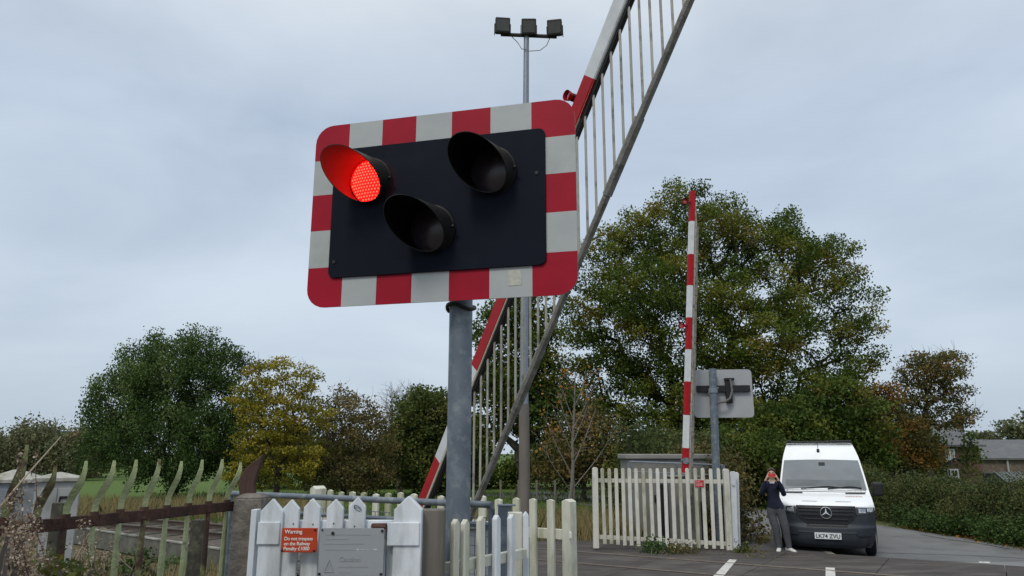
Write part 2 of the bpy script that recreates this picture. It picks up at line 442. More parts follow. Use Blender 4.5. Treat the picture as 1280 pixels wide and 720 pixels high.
# ------------------------------------------------------------------ camera, sky, sun
cam = bpy.data.cameras.new('camera'); co = bpy.data.objects.new('camera', cam); COL.objects.link(co)
co.location = (0, 0, CAMZ); co.rotation_euler = (R(90) + PITCH, 0, 0)
cam.sensor_width = 36; cam.lens = 36 * FPX / 1280; cam.clip_start = .05; cam.clip_end = 6000
S.camera = co
S.view_settings.view_transform = 'Standard'; S.view_settings.look = 'None'
S.view_settings.exposure = 0; S.view_settings.gamma = 1

SUN_EL, SUN_AZ = 48, 205
w = bpy.data.worlds.new('World'); S.world = w; w.use_nodes = True
nt = w.node_tree; nt.nodes.clear(); N = nt.nodes.new; L = nt.links.new
out = N('ShaderNodeOutputWorld'); bg = N('ShaderNodeBackground'); L(bg.outputs[0], out.inputs[0])
bg.inputs['Strength'].default_value = .1
sky = N('ShaderNodeTexSky'); sky.sky_type = 'NISHITA'; sky.sun_disc = False
sky.sun_elevation = R(SUN_EL); sky.sun_rotation = R(SUN_AZ); sky.air_density = 1.2; sky.dust_density = 2.0
tc = N('ShaderNodeTexCoord'); sep = N('ShaderNodeSeparateXYZ'); L(tc.outputs['Generated'], sep.inputs[0])
mp = N('ShaderNodeMapping'); mp.inputs['Scale'].default_value = (1.0, 1.0, 2.6); L(tc.outputs['Generated'], mp.inputs[0])
n1 = N('ShaderNodeTexNoise'); n1.inputs['Scale'].default_value = 1.9; n1.inputs['Detail'].default_value = 7; n1.inputs['Roughness'].default_value = .52
n1.inputs['Distortion'].default_value = .35
L(mp.outputs[0], n1.inputs['Vector'])
cr = N('ShaderNodeValToRGB'); e = cr.color_ramp.elements
e[0].position = .30; e[0].color = (4.55, 5.52, 6.85, 1)
e[1].position = .72; e[1].color = (6.65, 7.7, 8.95, 1)
L(n1.outputs['Fac'], cr.inputs[0])
# the cloud layer is brighter overhead than low down, as an overcast sky is
el = N('ShaderNodeValToRGB'); e = el.color_ramp.elements
e[0].position = 0.0; e[0].color = (1.06, 1.04, 1.0, 1); e[1].position = .42; e[1].color = (.96, .96, .97, 1)
x = el.color_ramp.elements.new(.62); x.color = (1.3, 1.2, 1.08, 1); x = el.color_ramp.elements.new(.95); x.color = (2.5, 2.2, 1.85, 1)
L(sep.outputs['Z'], el.inputs[0])
mul = N('ShaderNodeMix'); mul.data_type = 'RGBA'; mul.blend_type = 'MULTIPLY'; mul.inputs['Factor'].default_value = 1
L(cr.outputs[0], mul.inputs['A']); L(el.outputs[0], mul.inputs['B'])
mix = N('ShaderNodeMix'); mix.data_type = 'RGBA'; mix.inputs['Factor'].default_value = .93
L(sky.outputs[0], mix.inputs['A']); L(mul.outputs['Result'], mix.inputs['B'])
L(mix.outputs['Result'], bg.inputs['Color'])

sl = bpy.data.lights.new('sun', 'SUN'); sl.energy = 1.5; sl.angle = R(14); sl.color = (1, .93, .82)
so = bpy.data.objects.new('sun', sl); COL.objects.link(so)
az = R(SUN_AZ); eld = R(SUN_EL)
sd = Vector((math.sin(az) * math.cos(eld), math.cos(az) * math.cos(eld), math.sin(eld)))
so.rotation_euler = sd.to_track_quat('Z', 'Y').to_euler(); so.location = (0, -10, 30)

# ------------------------------------------------------------------ ground
ROADL = [(-1.5, -4), (.9, 2), (3.35, 7.5), (5.35, 12.2), (6.0, 14.2), (6.35, 15.3), (5.75, 17.0), (5.4, 20), (5.1, 24), (4.2, 28), (2.2, 33), (-2, 39)]
ROADR = [(5.0, -4), (7.2, 2), (9.4, 7.5), (11.2, 12.2), (11.6, 14.2), (11.6, 15.3), (11.5, 17.0), (11.1, 20), (10.6, 24), (9.4, 29), (6.6, 35), (2, 42)]
def road_left(y):
    for (x0, y0), (x1, y1) in zip(ROADL, ROADL[1:]):
        if y0 <= y <= y1: return lerp(x0, x1, (y - y0) / (y1 - y0))
    return ROADL[0][0] if y < -4 else -2
def terr(x, y):
    h = .42 * sstep(9.5, 5.5, y)
    rl = road_left(y) if y > -4 else -1.5
    h *= sstep(rl - .5, rl - 1.9, x)
    h += -.02 + .35 * sstep(60, 160, y)
    return h
xs = np.unique(np.concatenate([np.linspace(-2500, -60, 14), np.linspace(-60, -16, 23), np.linspace(-16, 16, 81), np.linspace(16, 60, 23), np.linspace(60, 2500, 14)]))
ys = np.unique(np.concatenate([np.linspace(-300, -8, 8), np.linspace(-8, 20, 71), np.linspace(20, 70, 26), np.linspace(70, 4000, 16)]))
mb = MB(); mb.grid([[(x, y, terr(x, y)) for x in xs] for y in ys])

def ground_mat():
    m = bpy.data.materials.new('rough_grass_and_earth'); nt, out = nodes_of(m); N = nt.nodes.new; L = nt.links.new
    b = N('ShaderNodeBsdfPrincipled'); b.inputs['Roughness'].default_value = .95; b.inputs['Specular IOR Level'].default_value = .1
    L(b.outputs[0], out.inputs[0])
    tc = N('ShaderNodeTexCoord'); sp = N('ShaderNodeSeparateXYZ'); L(tc.outputs['Object'], sp.inputs[0])
    a = N('ShaderNodeTexNoise'); a.inputs['Scale'].default_value = .35; a.inputs['Detail'].default_value = 8; L(tc.outputs['Object'], a.inputs['Vector'])
    f = N('ShaderNodeTexNoise'); f.inputs['Scale'].default_value = 6; f.inputs['Detail'].default_value = 8; L(tc.outputs['Object'], f.inputs['Vector'])
    g = N('ShaderNodeValToRGB'); g.color_ramp.elements[0].position = .3; g.color_ramp.elements[1].position = .7
    g.color_ramp.elements[0].color = (.050, .088, .022, 1); g.color_ramp.elements[1].color = (.105, .155, .042, 1); L(f.outputs['Fac'], g.inputs[0])
    d = N('ShaderNodeValToRGB'); d.color_ramp.elements[0].position = .3; d.color_ramp.elements[1].position = .7
    d.color_ramp.elements[0].color = (.07, .058, .04, 1); d.color_ramp.elements[1].color = (.15, .125, .075, 1); L(f.outputs['Fac'], d.inputs[0])
    # dry banks near the line, green meadow beyond
    ma = N('ShaderNodeMath'); ma.operation = 'MULTIPLY_ADD'; ma.inputs[1].default_value = 7; L(a.outputs['Fac'], ma.inputs[0]); L(sp.outputs['Y'], ma.inputs[2])
    mr = N('ShaderNodeMapRange'); mr.inputs['From Min'].default_value = 24; mr.inputs['From Max'].default_value = 29; L(ma.outputs[0], mr.inputs['Value'])
    mx = N('ShaderNodeMix'); mx.data_type = 'RGBA'; L(mr.outputs[0], mx.inputs['Factor']); L(d.outputs[0], mx.inputs['A']); L(g.outputs[0], mx.inputs['B'])
    L(mx.outputs['Result'], b.inputs['Base Color'])
    bp = N('ShaderNodeBump'); bp.inputs['Strength'].default_value = .8; bp.inputs['Distance'].default_value = .05; L(f.outputs['Fac'], bp.inputs['Height']); L(bp.outputs[0], b.inputs['Normal'])
    return m
MAT['ground'] = ground_mat()
struct(mb.build('ground', 'ground', smooth=True))

MAT['asphalt'] = M('worn_asphalt', (.155, .158, .162), (.118, .121, .126), .8, .82, bump=.5, bscale=55, c3=(.07, .071, .074), scale3=.9, lo3=.5, hi3=.72)
MAT['asphalt_light'] = M('pale_asphalt', (.19, .195, .20), (.15, .154, .158), .9, .82, bump=.5, bscale=55, c3=(.11, .11, .112), scale3=1.6, lo3=.55, hi3=.75)
MAT['deck'] = M('dark_crossing_deck', (.058, .050, .046), (.036, .032, .03), 2, .85, bump=.6, bscale=45, c3=(.105, .094, .085), scale3=2.2, lo3=.48, hi3=.7, stretch3=(.4, 1.4, 1))
MAT['pavement'] = M('pavement_tarmac', (.088, .088, .09), (.062, .062, .064), 1.5, .88, bump=.5, bscale=60, c3=(.055, .05, .045), scale3=2, lo3=.55, hi3=.75)
MAT['ballast'] = M('track_ballast', (.10, .08, .062), (.042, .034, .028), 14, .95, bump=1.0, bscale=18, c3=(.16, .14, .115), scale3=6)

# road in two surfaces: the lane, and the paler patch before the crossing
mb = MB()
P = []
for (a, b) in zip(ROADL, ROADR):
    P.append([(lerp(a[0], b[0], t), lerp(a[1], b[1], t), .006) for t in np.linspace(0, 1, 9)])
mb.grid(P); struct(mb.build('road', 'asphalt'))

# the railway runs across, from far left to near right
RA, RB = gr(93, 643, .1), gr(960, 710, .1)
TD = (RB - RA); TD.z = 0; TD.normalize()
TN = Vector((TD.y, -TD.x, 0))                     # towards the camera
if TN.y > 0: TN = -TN
def trk(s, n, z): 
    p = RB + TD * s + TN * n; p.z = z; return p
mb = MB()
mb.grid([[trk(s, n, .012 + (.0)) for n in (-2.0, -1, 0, 1, 2, 3.2)] for s in np.linspace(-70, 40, 111)])
struct(mb.build('track_bed', 'ballast'))
# paler road patch beyond the crossing
mb = MB()
mb.grid([[Vector((lerp(road_left(y) + .05, road_left(y) + 5.6, t), y - .12 * t + .9 * (t - .5), .011)) for t in np.linspace(0, 1, 7)] for y in (13.2, 13.7, 14.2, 14.7, 15.1)])
struct(mb.build('road_patch', 'asphalt_light'))
# crossing deck: panels either side of and between the rails, over the road and the footway
mb = MB()
s0, s1 = -7.4, 9.0
for (a, b) in ((-2.3, -.10), (.10, 1.33), (1.54, 4.6)):
    k = max(1, round((b - a) / .62))
    for i in range(k):
        n0 = lerp(a, b, i / k) + .006; n1 = lerp(a, b, (i + 1) / k) - .006
        j = s0
        while j < s1:
            e1 = min(s1, j + 1.82)
            c = trk((j + e1) / 2, (n0 + n1) / 2, .088)
            rot = Matrix.Rotation(math.atan2(TD.y, TD.x), 3, 'Z')
            mb.box(c, (e1 - j - .012, n1 - n0, .09), rot); j = e1
struct(mb.build('crossing_deck', 'deck', bevel=.008, seg=1))

# footway with a kerb beyond the deck, where the man stands
FW = [gr(715, 690), gr(760, 696), gr(830, 700), gr(930, 703.5), gr(1020, 705), gr(1046, 708.5), gr(1040, 703), gr(1026, 695), gr(1012, 689), gr(1000, 684.5), gr(985, 680), gr(960, 674), gr(930, 676), gr(925, 684), gr(880, 682), gr(800, 681), gr(741, 680)]
mb = MB(); mb.prism([Vector((p.x, p.y, .016)) for p in FW], (0, 0, .104)); struct(mb.build('footway', 'pavement'))
kp = [gr(1049, 710), gr(1040, 703), gr(1026, 695), gr(1012, 689), gr(1000, 684.5)]
mb = MB()
mb.grid([[Vector((p.x + d, p.y, z)) for (d, z) in ((0.0, 0), (0.0, .127), (.13, .127), (.14, 0))] for p in kp])
struct(mb.build('kerb', 'kerb'))

def stripe(name, corners, z=.1345):
    mb = MB(); ps = [gr(*c, z) for c in corners]
    mb.prism(ps, (0, 0, .004)); o = struct(mb.build(name, 'roadpaint')); return o
stripe('road_marking', [(912, 699.2), (921, 700), (904, 721), (891, 721)])
stripe('road_marking', [(884, 731), (897, 731), (876, 765), (858, 765)])
stripe('road_marking', [(1032, 709.5), (1043.5, 710), (1044.5, 723), (1032, 723)])
stripe('road_marking', [(1223.5, 702.0), (1237, 702.4), (1238, 704.2), (1224, 703.7)], .016)

MAT['tar'] = M('tar_seam', (.030, .030, .032), None, 9, .6)
def seam(pix, w_):
    ps = [gr(*c, .0155) for c in pix]; mb = MB(); P = []
    for i, p in enumerate(ps):
        d = (ps[min(i + 1, len(ps) - 1)] - ps[max(0, i - 1)]).normalized(); q = Vector((-d.y, d.x, 0)) * w_
        P.append([p - q, p + q])
    mb.grid(P); struct(mb.build('road_seam', 'tar'))
seam([(1096, 690.5), (1130, 691.5), (1180, 693), (1235, 695), (1290, 698.5)], .018)
seam([(1150, 668), (1180, 673), (1230, 680), (1262, 686)], .02)

# ------------------------------------------------------------------ track
def rail_thing(n, label):
    a = trk(-70, n, 0); r = thing('running_rail', label, 'rail', a, 'running rails of the railway')
    d = TD; q = Vector((-d.y, d.x, 0))
    def sec(prof): return [a + q * x + Vector((0, 0, z)) for x, z in prof]
    mb = MB(); mb.prism(sec([(-.07, .005), (.07, .005), (.07, .02), (.01, .035), (.01, .10), (.034, .108), (.034, .133), (-.034, .133), (-.034, .108), (-.01, .10), (-.01, .035), (-.07, .02)]), d * 110)
    mb.build('rail_web', 'rail', r)
    mb = MB(); mb.prism(sec([(-.033, .1335), (.033, .1335), (.028, .143), (-.028, .143)]), d * 110); mb.build('rail_head', 'rail_top', r)
rail_thing(0, 'far rusty running rail of the track, crossing behind the tall grass')
rail_thing(1.435, 'near rusty running rail of the track, closest to the fences')
sl0 = None
for i in range(60):
    s = -56 + i * .8
    if s > -7.8: break
    c = trk(s, .72, -.012)
    if sl0 is None:
        mb = MB(); mb.box((0, 0, 0), (.25, 2.5, .09)); o = mb.build('sleeper', 'dark_wood', bevel=.01, seg=1); sl0 = o
        tag(o, 'dark timber sleeper under the rails left of the crossing', 'sleeper', 'timber sleepers of the track')
    else:
        o = sl0.copy(); COL.objects.link(o)
    o.location = c; o.rotation_euler.z = math.atan2(TD.y, TD.x)

# low concrete edging wall in front of the track, with worn white coping
A_, B_ = gr(40, 670), gr(272, 714)
d = (B_ - A_).normalized(); q = Vector((-d.y, d.x, 0))
if q.y < 0: q = -q
t = thing('edging_wall', 'low mossy concrete platform edge with white worn coping behind the spiked fence', 'wall', A_)
mb = MB(); mb.prism([A_, A_ + q * .22, A_ + q * .22 + Vector((0, 0, .36)), A_ + Vector((0, 0, .36))], B_ - A_); mb.build('wall_block', 'concrete', t, bevel=.01)
mb = MB(); z0 = Vector((0, 0, .362)); z1 = Vector((0, 0, .385)); f = q * -.015
mb.prism([A_ + f + z0, A_ + q * .10 + z0, A_ + q * .10 + z1, A_ + f + z1], B_ - A_); mb.build('coping', M('white_worn_coping', (.30, .30, .275), (.075, .076, .062), 3, .85), t)
# ------------------------------------------------------------------ warning signal close to the camera
YL, YR = 3.2, 2.9
tl, bl = at(390, 160.5, YL), at(389.5, 386.5, YL); tr, br_ = at(719, 121, YR), at(722, 366.5, YR)
ztop = (tl.z + tr.z) / 2; zbot = (bl.z + br_.z) / 2
xl = (tl.x + bl.x) / 2; xr = (tr.x + br_.x) / 2
bc = Vector(((xl + xr) / 2, (YL + YR) / 2, (ztop + zbot) / 2))
e1 = Vector((xr - xl, YR - YL, 0)); W = e1.length; e1.normalize(); H = ztop - zbot
nb = Vector((e1.y, -e1.x, 0))                       # out of the board's face, towards the viewer
print('board W,H', W, H, bc)
pole_p = Vector((at(574.5, 500, 3.17).x, 3.17, terr(-.2, 3.17)))
sig = thing('warning_signal', 'black light board in a red and white chequered border, left lamp lit red', 'warning signal', pole_p)
TB = Matrix((( e1.x, nb.x, 0, bc.x), (e1.y, nb.y, 0, bc.y), (0, 0, 1, bc.z), (0, 0, 0, 1)))   # local x along, y out, z up
def rrect(x0, x1, z0, z1, r, y, n=6, corners=(1, 1, 1, 1)):
    pts = []
    for (cx, cz, a0, k) in ((x1 - r, z1 - r, 0, 0), (x0 + r, z1 - r, 90, 1), (x0 + r, z0 + r, 180, 2), (x1 - r, z0 + r, 270, 3)):
        if corners[k]:
            for i in range(n + 1):
                a = R(a0 + 90 * i / n); pts.append((cx + r * math.cos(a), y, cz + r * math.sin(a)))
        else:
            pts.append(((x1 if k in (0, 3) else x0), y, (z1 if k in (0, 1) else z0)))
    return pts
mb = MB(); ptop = ztop - .02
mb.tube([pole_p, (pole_p.x, pole_p.y, ptop)], .0505, n=24); mb.build('pole', 'galv', sig, smooth=True)
mb = MB(); mb.tube([(pole_p.x, pole_p.y, pole_p.z), (pole_p.x, pole_p.y, pole_p.z + .03)], .12, n=20); mb.build('base_plate', 'galv', sig)
mb = MB(TB)
mb.prism(rrect(-W / 2, W / 2, -H / 2, H / 2, .085, -.006), (0, .004, 0)); mb.build('backing_plate', 'sign_back', sig)
# chequered border: squares of sheet on the plate
xb = [-W / 2 + (p - 390) / 331 * W for p in (390, 436, 480.5, 525, 571, 619.5, 669.5, 721)]
zf = [H / 2 - f * H for f in (0, .198, .392, .59, .79, 1)]
bw = .098
mb = MB(TB)
def tile(x0, x1, z0, z1, col, corner=None):
    cs = [0, 0, 0, 0]
    if corner is not None: cs[corner] = 1
    mb.prism(rrect(x0, x1, z0, z1, .085, -.0015, 6, cs), (0, .003, 0), mi=col)
for side in (0, 1):
    za, zb2 = ((H / 2 - bw * 1.45, H / 2), (-H / 2, -H / 2 + bw * 1.45))[side]
    for i in range(7):
        x0, x1 = xb[i], xb[i + 1]; cn = None
        if i == 0: cn = (1, 2)[side]
        if i == 6: cn = (0, 3)[side]
        if i in (0, 6):
            tile(x0, x1, (zf[1] if side == 0 else zf[5]), (zf[0] if side == 0 else zf[4]), 0, cn)
        else: tile(x0, x1, za, zb2, i % 2)
for xa, x2 in ((-W / 2, xb[1]), (xb[6], W / 2)):
    for i in range(1, 4): tile(xa, x2, zf[i + 1], zf[i], i % 2)
mb.build('chequered_border', ['red', 'white_sheet'], sig)
pw = (bw * 1.05, bw * 1.35)
mb = MB(TB); mb.prism(rrect(-W / 2 + .103, W / 2 - .128, -H / 2 + .128, H / 2 - .128, .03, .004), (0, .008, 0)); pn = mb.build('light_panel', 'panel', sig, bevel=.002)
mb = MB(TB)
for (x, z) in ((W / 2 - .165, H / 2 - .33), (-W / 2 + .13, -H / 2 + .2)):
    mb = MB(TB); mb.tube([(x, .012, z), (x, .016, z)], .008, n=10); mb.build('bolt', 'black', sig)
# sticker on the border
mb = MB(TB); sx = -W / 2 + (649 - 390) / 331 * W; mb.prism(rrect(sx - .028, sx + .03, -H / 2 + .05, -H / 2 + .115, .004, .0018), (0, .0012, 0))
mb.build('sticker', M('peeling_sticker', (.50, .51, .45), (.36, .37, .33), 60, .7), sig)
# pole bracket and hose loop under the board
mb = MB(); pz = zbot
mb.tube([(pole_p.x + .06 * math.cos(a), pole_p.y + .06 * math.sin(a), pz - .004 + .012 * math.sin(a * 2)) for a in np.linspace(0, 6.28, 22)], .009, n=6, cap=False)
mb.build('cable_loop', 'black', sig, smooth=True)
mb = MB(TB); mb.box((.0 + (pole_p - bc).dot(e1), -.04, .1), (.5, .05, .06)); mb.box(((pole_p - bc).dot(e1), -.04, -.2), (.5, .05, .06)); mb.build('bracket', 'black', sig)

def lamp(cx, cz, lit, length=.275):
    y0 = .012
    tilt = R(6)
    yaw = R(9); ax = Vector((-math.sin(yaw) * math.cos(tilt), math.cos(yaw) * math.cos(tilt), -math.sin(tilt))); ux = Vector((math.cos(yaw), math.sin(yaw), 0)); uz = ax.cross(ux) * -1
    if uz.z < 0: uz = -uz
    o = Vector((cx, y0, cz))
    r = .104; n = 40
    hood = MB(TB); rows = []
    for frac, rr in ((0, r * 1.03), (.06, r * 1.03), (.065, r * .985), (.5, r * .98), (1, r * .97)):
        row = []
        for k in range(n):
            a = 2 * math.pi * k / n
            L_ = .040 + (length - .040) * (.5 + .5 * math.cos(a + .38)) ** 1.05
            row.append(o + ax * (L_ * frac) + (ux * math.sin(a) + uz * math.cos(a)) * rr)
        rows.append(row)
    inner = []
    for frac, rr in ((1, r * .94), (.5, r * .95), (0.0, r * .95)):
        row = []
        for k in range(n):
            a = 2 * math.pi * k / n
            L_ = .040 + (length - .040) * (.5 + .5 * math.cos(a + .38)) ** 1.05
            row.append(o + ax * (L_ * frac) + (ux * math.sin(a) + uz * math.cos(a)) * rr)
        inner.append(row)
    allr = rows + inner
    vs = [p for row in allr for p in row]; fs = []; mi = []
    for i in range(len(allr) - 1):
        for k in range(n):
            fs.append((i * n + k, i * n + (k + 1) % n, (i + 1) * n + (k + 1) % n, (i + 1) * n + k)); mi.append(0 if i < len(rows) else 1)
    off = len(hood.v); hood.add(vs, fs); hood.mi = mi
    h = hood.build('lamp_hood', ['hood', 'hood_in' if not lit else MAT['hood_lit']], sig, smooth=True)
    # lens
    ln = MB(TB); rl = r * .94
    rows = []
    for j in range(6):
        t = j / 5; rr = rl * (1 - t); bulge = .018 * (1 - (1 - t) ** 2)
        rows.append([o + ax * (.016 + bulge) + (ux * math.sin(2 * math.pi * k / n) + uz * math.cos(2 * math.pi * k / n)) * rr for k in range(n)])
    vs = [p for row in rows for p in row]
    ln.add(vs, [(i * n + k, i * n + (k + 1) % n, (i + 1) * n + (k + 1) % n, (i + 1) * n + k) for i in range(5) for k in range(n)])
    lo = ln.build('lens', 'lens_red' if lit else 'lens_off', h, smooth=True)
    if lit:
        dm = MB(TB); st = .0152
        for i in range(-8, 9):
            for j in range(-8, 9):
                x = i * st + (.5 * st if j % 2 else 0); z = j * st * .9
                if x * x + z * z > (rl * .93) ** 2: continue
                t = 1 - math.sqrt(x * x + z * z) / rl
                c = o + ax * (.018 + .018 * (1 - (1 - t) ** 2)) + ux * x + uz * z
                ring = [c + (ux * math.cos(q) + uz * math.sin(q)) * .0046 for q in np.linspace(0, 2 * math.pi, 9)[:-1]]
                dm.add(ring + [c + ax * .003], [(k, (k + 1) % 8, 8) for k in range(8)])
        dm.build('diode_cluster', 'led', h)
    bk = MB(TB)
    for sgn in (1,):
        p = o + ux * r * 1.0 * sgn + ax * .02; bk.tube([p, p + ux * .012], .007, n=8)
    bk.build('hood_screw', 'screw', h)
MAT['hood_lit'] = M('red_lit_hood_inside', (.17, .03, .025), None, 5, .6)  # red glow of the lit lamp put into the inside colour
def board_uv(px, py, out=.03):
    """place on the board (local x, z) seen at a pixel, for a point standing `out` in front of it"""
    d = ray(px, py); o = Vector((0, 0, CAMZ)); c = bc + nb * out
    t = (c - o).dot(nb) / d.dot(nb); p = o + d * t - bc
    return p.dot(e1), p.z
for (px, py, lit) in ((462, 226, 1), (615, 213, 0), (539, 286, 0)):
    x, z = board_uv(px, py, .03); lamp(x, z, lit)

# ------------------------------------------------------------------ lifting barrier in the middle of the picture
def barrier(name, label, P0, P1, ext_lo, ext_hi, bands, w0, w1, thick, skirt_drop, rod_step, t_skirt0, bar_r, cream=True, box_mat='cabinet', box_up=.18, lamps=(), rod_r=.008, start_red=False, cap_red=True, side=1):
    """boom through P0 (low) and P1 (high); bands: parameters t where the colour changes, first band red"""
    D = P1 - P0; Lb = D.length; d = D / Lb
    hd = Vector((D.x, D.y, 0)).normalized()              # direction in which the boom falls
    nrm = Vector((-hd.y, hd.x, 0)); 
    if nrm.y > 0: nrm = -nrm                              # face towards the camera
    up = d.cross(nrm); 
    if up.dot(hd) > 0: up = -up                           # 'upper' edge of the boom
    base = P0 + d * ext_lo
    r = thing(name, label, 'level crossing barrier', (base.x, base.y, terr(base.x, base.y)))
    mb = MB()
    ts = [ext_lo / Lb] + [b for b in bands if ext_lo / Lb < b < 1 + ext_hi / Lb] + [1 + ext_hi / Lb]
    def sec(t):
        w = lerp(w0, w1, t); h = w / 2; k = thick / 2
        c = P0 + D * t
        return [c + up * a + nrm * b for a, b in ((h, -k * .95), (h, -k * .6), (h * .42, k), (-h * .9, k), (-h, k * .8), (-h, k * .1), (h * .6, -k))]
    col = 0 if not start_red else 1
    for i in range(len(ts) - 1):
        a, b = sec(ts[i]), sec(ts[i + 1]); n = len(a)
        mb.add(a + b, [(k, (k + 1) % n, n + (k + 1) % n, n + k) for k in range(n)] + [tuple(range(n)), tuple(range(n, 2 * n))], mi=col)
        col = 1 - col
    boom = mb.build('boom', ['boom_red', 'boom_white'], r)
    def pt(t, a, b): return P0 + D * t + up * a + nrm * b
    te0, te1 = ext_lo / Lb, 1 + ext_hi / Lb
    if cream:
        mb = MB(); k = thick / 2
        for (w_a, w_b, y0, y1, m) in ((-.5, -.56, k * .55, k * .8, 0),):
            pass
        a = [pt(te0, -w0 * .5 - .004, k * .5), pt(te0, -w0 * .5 - .004, k * .82), pt(te0, -w0 * .44, k * .98), pt(te0, -w0 * .44, k * .94)]
        b = [pt(te1, -w1 * .5 - .004, k * .5), pt(te1, -w1 * .5 - .004, k * .82), pt(te1, -w1 * .44, k * .98), pt(te1, -w1 * .44, k * .94)]
        mb.add(a + b, [(i, (i + 1) % 4, 4 + (i + 1) % 4, 4 + i) for i in range(4)] + [(0, 1, 2, 3), (4, 5, 6, 7)])
        mb.build('edge_strip', 'edge_cream', r)
        mb = MB()
        a = [pt(te0, -w0 * .5 - .002, -k * .6), pt(te0, -w0 * .5 - .002, k * .45), pt(te0, -w0 * .5 - .022, k * .3), pt(te0, -w0 * .5 - .022, -k * .6)]
        b = [pt(te1, -w1 * .5 - .002, -k * .6), pt(te1, -w1 * .5 - .002, k * .45), pt(te1, -w1 * .5 - .022, k * .3), pt(te1, -w1 * .5 - .022, -k * .6)]
        mb.add(a + b, [(i, (i + 1) % 4, 4 + (i + 1) % 4, 4 + i) for i in range(4)] + [(0, 1, 2, 3), (4, 5, 6, 7)])
        mb.build('hinge_channel', 'black', r)
    # skirt: rods hang plumb from the boom and carry a bar parallel to it
    dz = Vector((0, 0, -skirt_drop)); n = int((te1 - t_skirt0) * Lb / rod_step)
    for i in range(n):
        t = t_skirt0 + i * rod_step / Lb
        p = pt(t, -lerp(w0, w1, t) * .5 - .012, 0)
        mb = MB(); mb.tube([p, p + dz], rod_r, n=6); mb.build('skirt_rod', 'skirt', r)
    p0 = pt(t_skirt0 - .25 / Lb, -lerp(w0, w1, 0) * .5 - .012, 0) + dz; p1 = pt(te1, -w1 * .5 - .012, 0) + dz
    mb = MB(); mb.tube([p0, p1], bar_r, n=8); 
    for q in (.22, .5, .75): 
        c = p0.lerp(p1, q); mb.tube([c, c + d * .45], bar_r * 1.25, n=8)
    mb.build('skirt_bar', 'skirt_bar', r, smooth=True)
    for (t, a, s) in lamps:
        c = pt(t, lerp(w0, w1, t) * .5 + a, thick * .2); ax = nrm
        mb = MB(); mb.tube([c - up * a - nrm * .02, c - nrm * .02], .02 * s / .06, n=8); mb.tube([c - ax * s * .8, c + ax * s * .2], s * .75, n=16)
        lm = mb.build('boom_lamp', 'black', r, smooth=True)
        mb = MB(); mb.tube([c + ax * s * .2, c + ax * s * 1.1], [s * .8, s], n=16, cap=False); mb.build('lamp_shade', 'boom_red', lm, smooth=True)
        mb = MB(); mb.tube([c + ax * s * .21, c + ax * s * .4], [s * .72, s * .35], n=16); mb.build('lamp_lens', M('pink_lamp_lens', (.62, .12, .12), None, 9, .3), lm, smooth=True)
    # machine box and counterweight arms at the pivot
    pv = P0 + d * (ext_lo + .25)
    g = terr(pv.x, pv.y)
    rot = Matrix.Rotation(math.atan2(hd.y, hd.x), 3, 'Z')
    mb = MB(); c = pv - nrm * .38; mb.box((c.x, c.y, (g + pv.z + box_up) / 2), (.62, .5, pv.z + box_up - g), rot); mc = mb.build('machine_box', box_mat, r, bevel=.02)
    mb = MB(); mb.box((c.x, c.y, pv.z + box_up + .02), (.68, .56, .035), rot); mb.build('machine_lid', box_mat if box_mat == 'grp' else 'cab_roof', mc, bevel=.01)
    mb = MB(); mb.tube([pv - nrm * .15, pv + nrm * .06], .07, n=14); mb.build('pivot', 'galv', r, smooth=True)
    return r

Y0, Y1 = 5.5, 3.75
P0 = at(529.5, 626, Y0); P1 = at(777, 0, Y1)
def t_at_y(P0, P1, y):
    lo, hi = -1.0, 2.0
    for _ in range(50):
        m = (lo + hi) / 2
        if proj(P0.lerp(P1, m))[1] > y: lo = m
        else: hi = m
    return lo
bands = [t_at_y(P0, P1, y) for y in (573, 458, 338, 219, 97, -28, -150)]
barrier('lifting_barrier', 'half raised red and white barrier boom with hanging rod skirt behind the lit signal board', P0, P1, -.75, 2.2,
        bands, .120, .152, .062, .77, .128, t_at_y(P0, P1, 500), .022, lamps=((t_at_y(P0, P1, 127), .026, .034),), rod_r=.0075)
YF = 16.3
P0, P1 = at(856.5, 585, YF), at(865.5, 239, YF)
bands = [t_at_y(P0, P1, y) for y in (560, 519, 477, 437, 397, 357, 318, 277)]
barrier('lifting_barrier', 'fully raised red and white barrier boom standing upright before the big tree', P0, P1, -.10, 0,
        bands, .13, .125, .09, .85, .2, .0, .03, cream=False, box_mat='grp', box_up=-.35, lamps=((.955, .12, .075), (t_at_y(P0, P1, 408), .12, .075)), rod_r=.012)

# ------------------------------------------------------------------ the other signal, seen from behind
ps = at(892, 586, 16.6); pole_b = Vector((at(899, 690, 16.6).x, 16.6, 0))
sg = thing('warning_signal', 'plain grey rear of the far signal board, on a leaning steel pole', 'warning signal', pole_b)
top = at(890.5, 461, 16.6)
mb = MB(); mb.tube([pole_b, top], .085, n=14); mb.build('pole', 'galv', sg, smooth=True)
a, b = at(866, 462, 16.75), at(942, 522, 16.75)
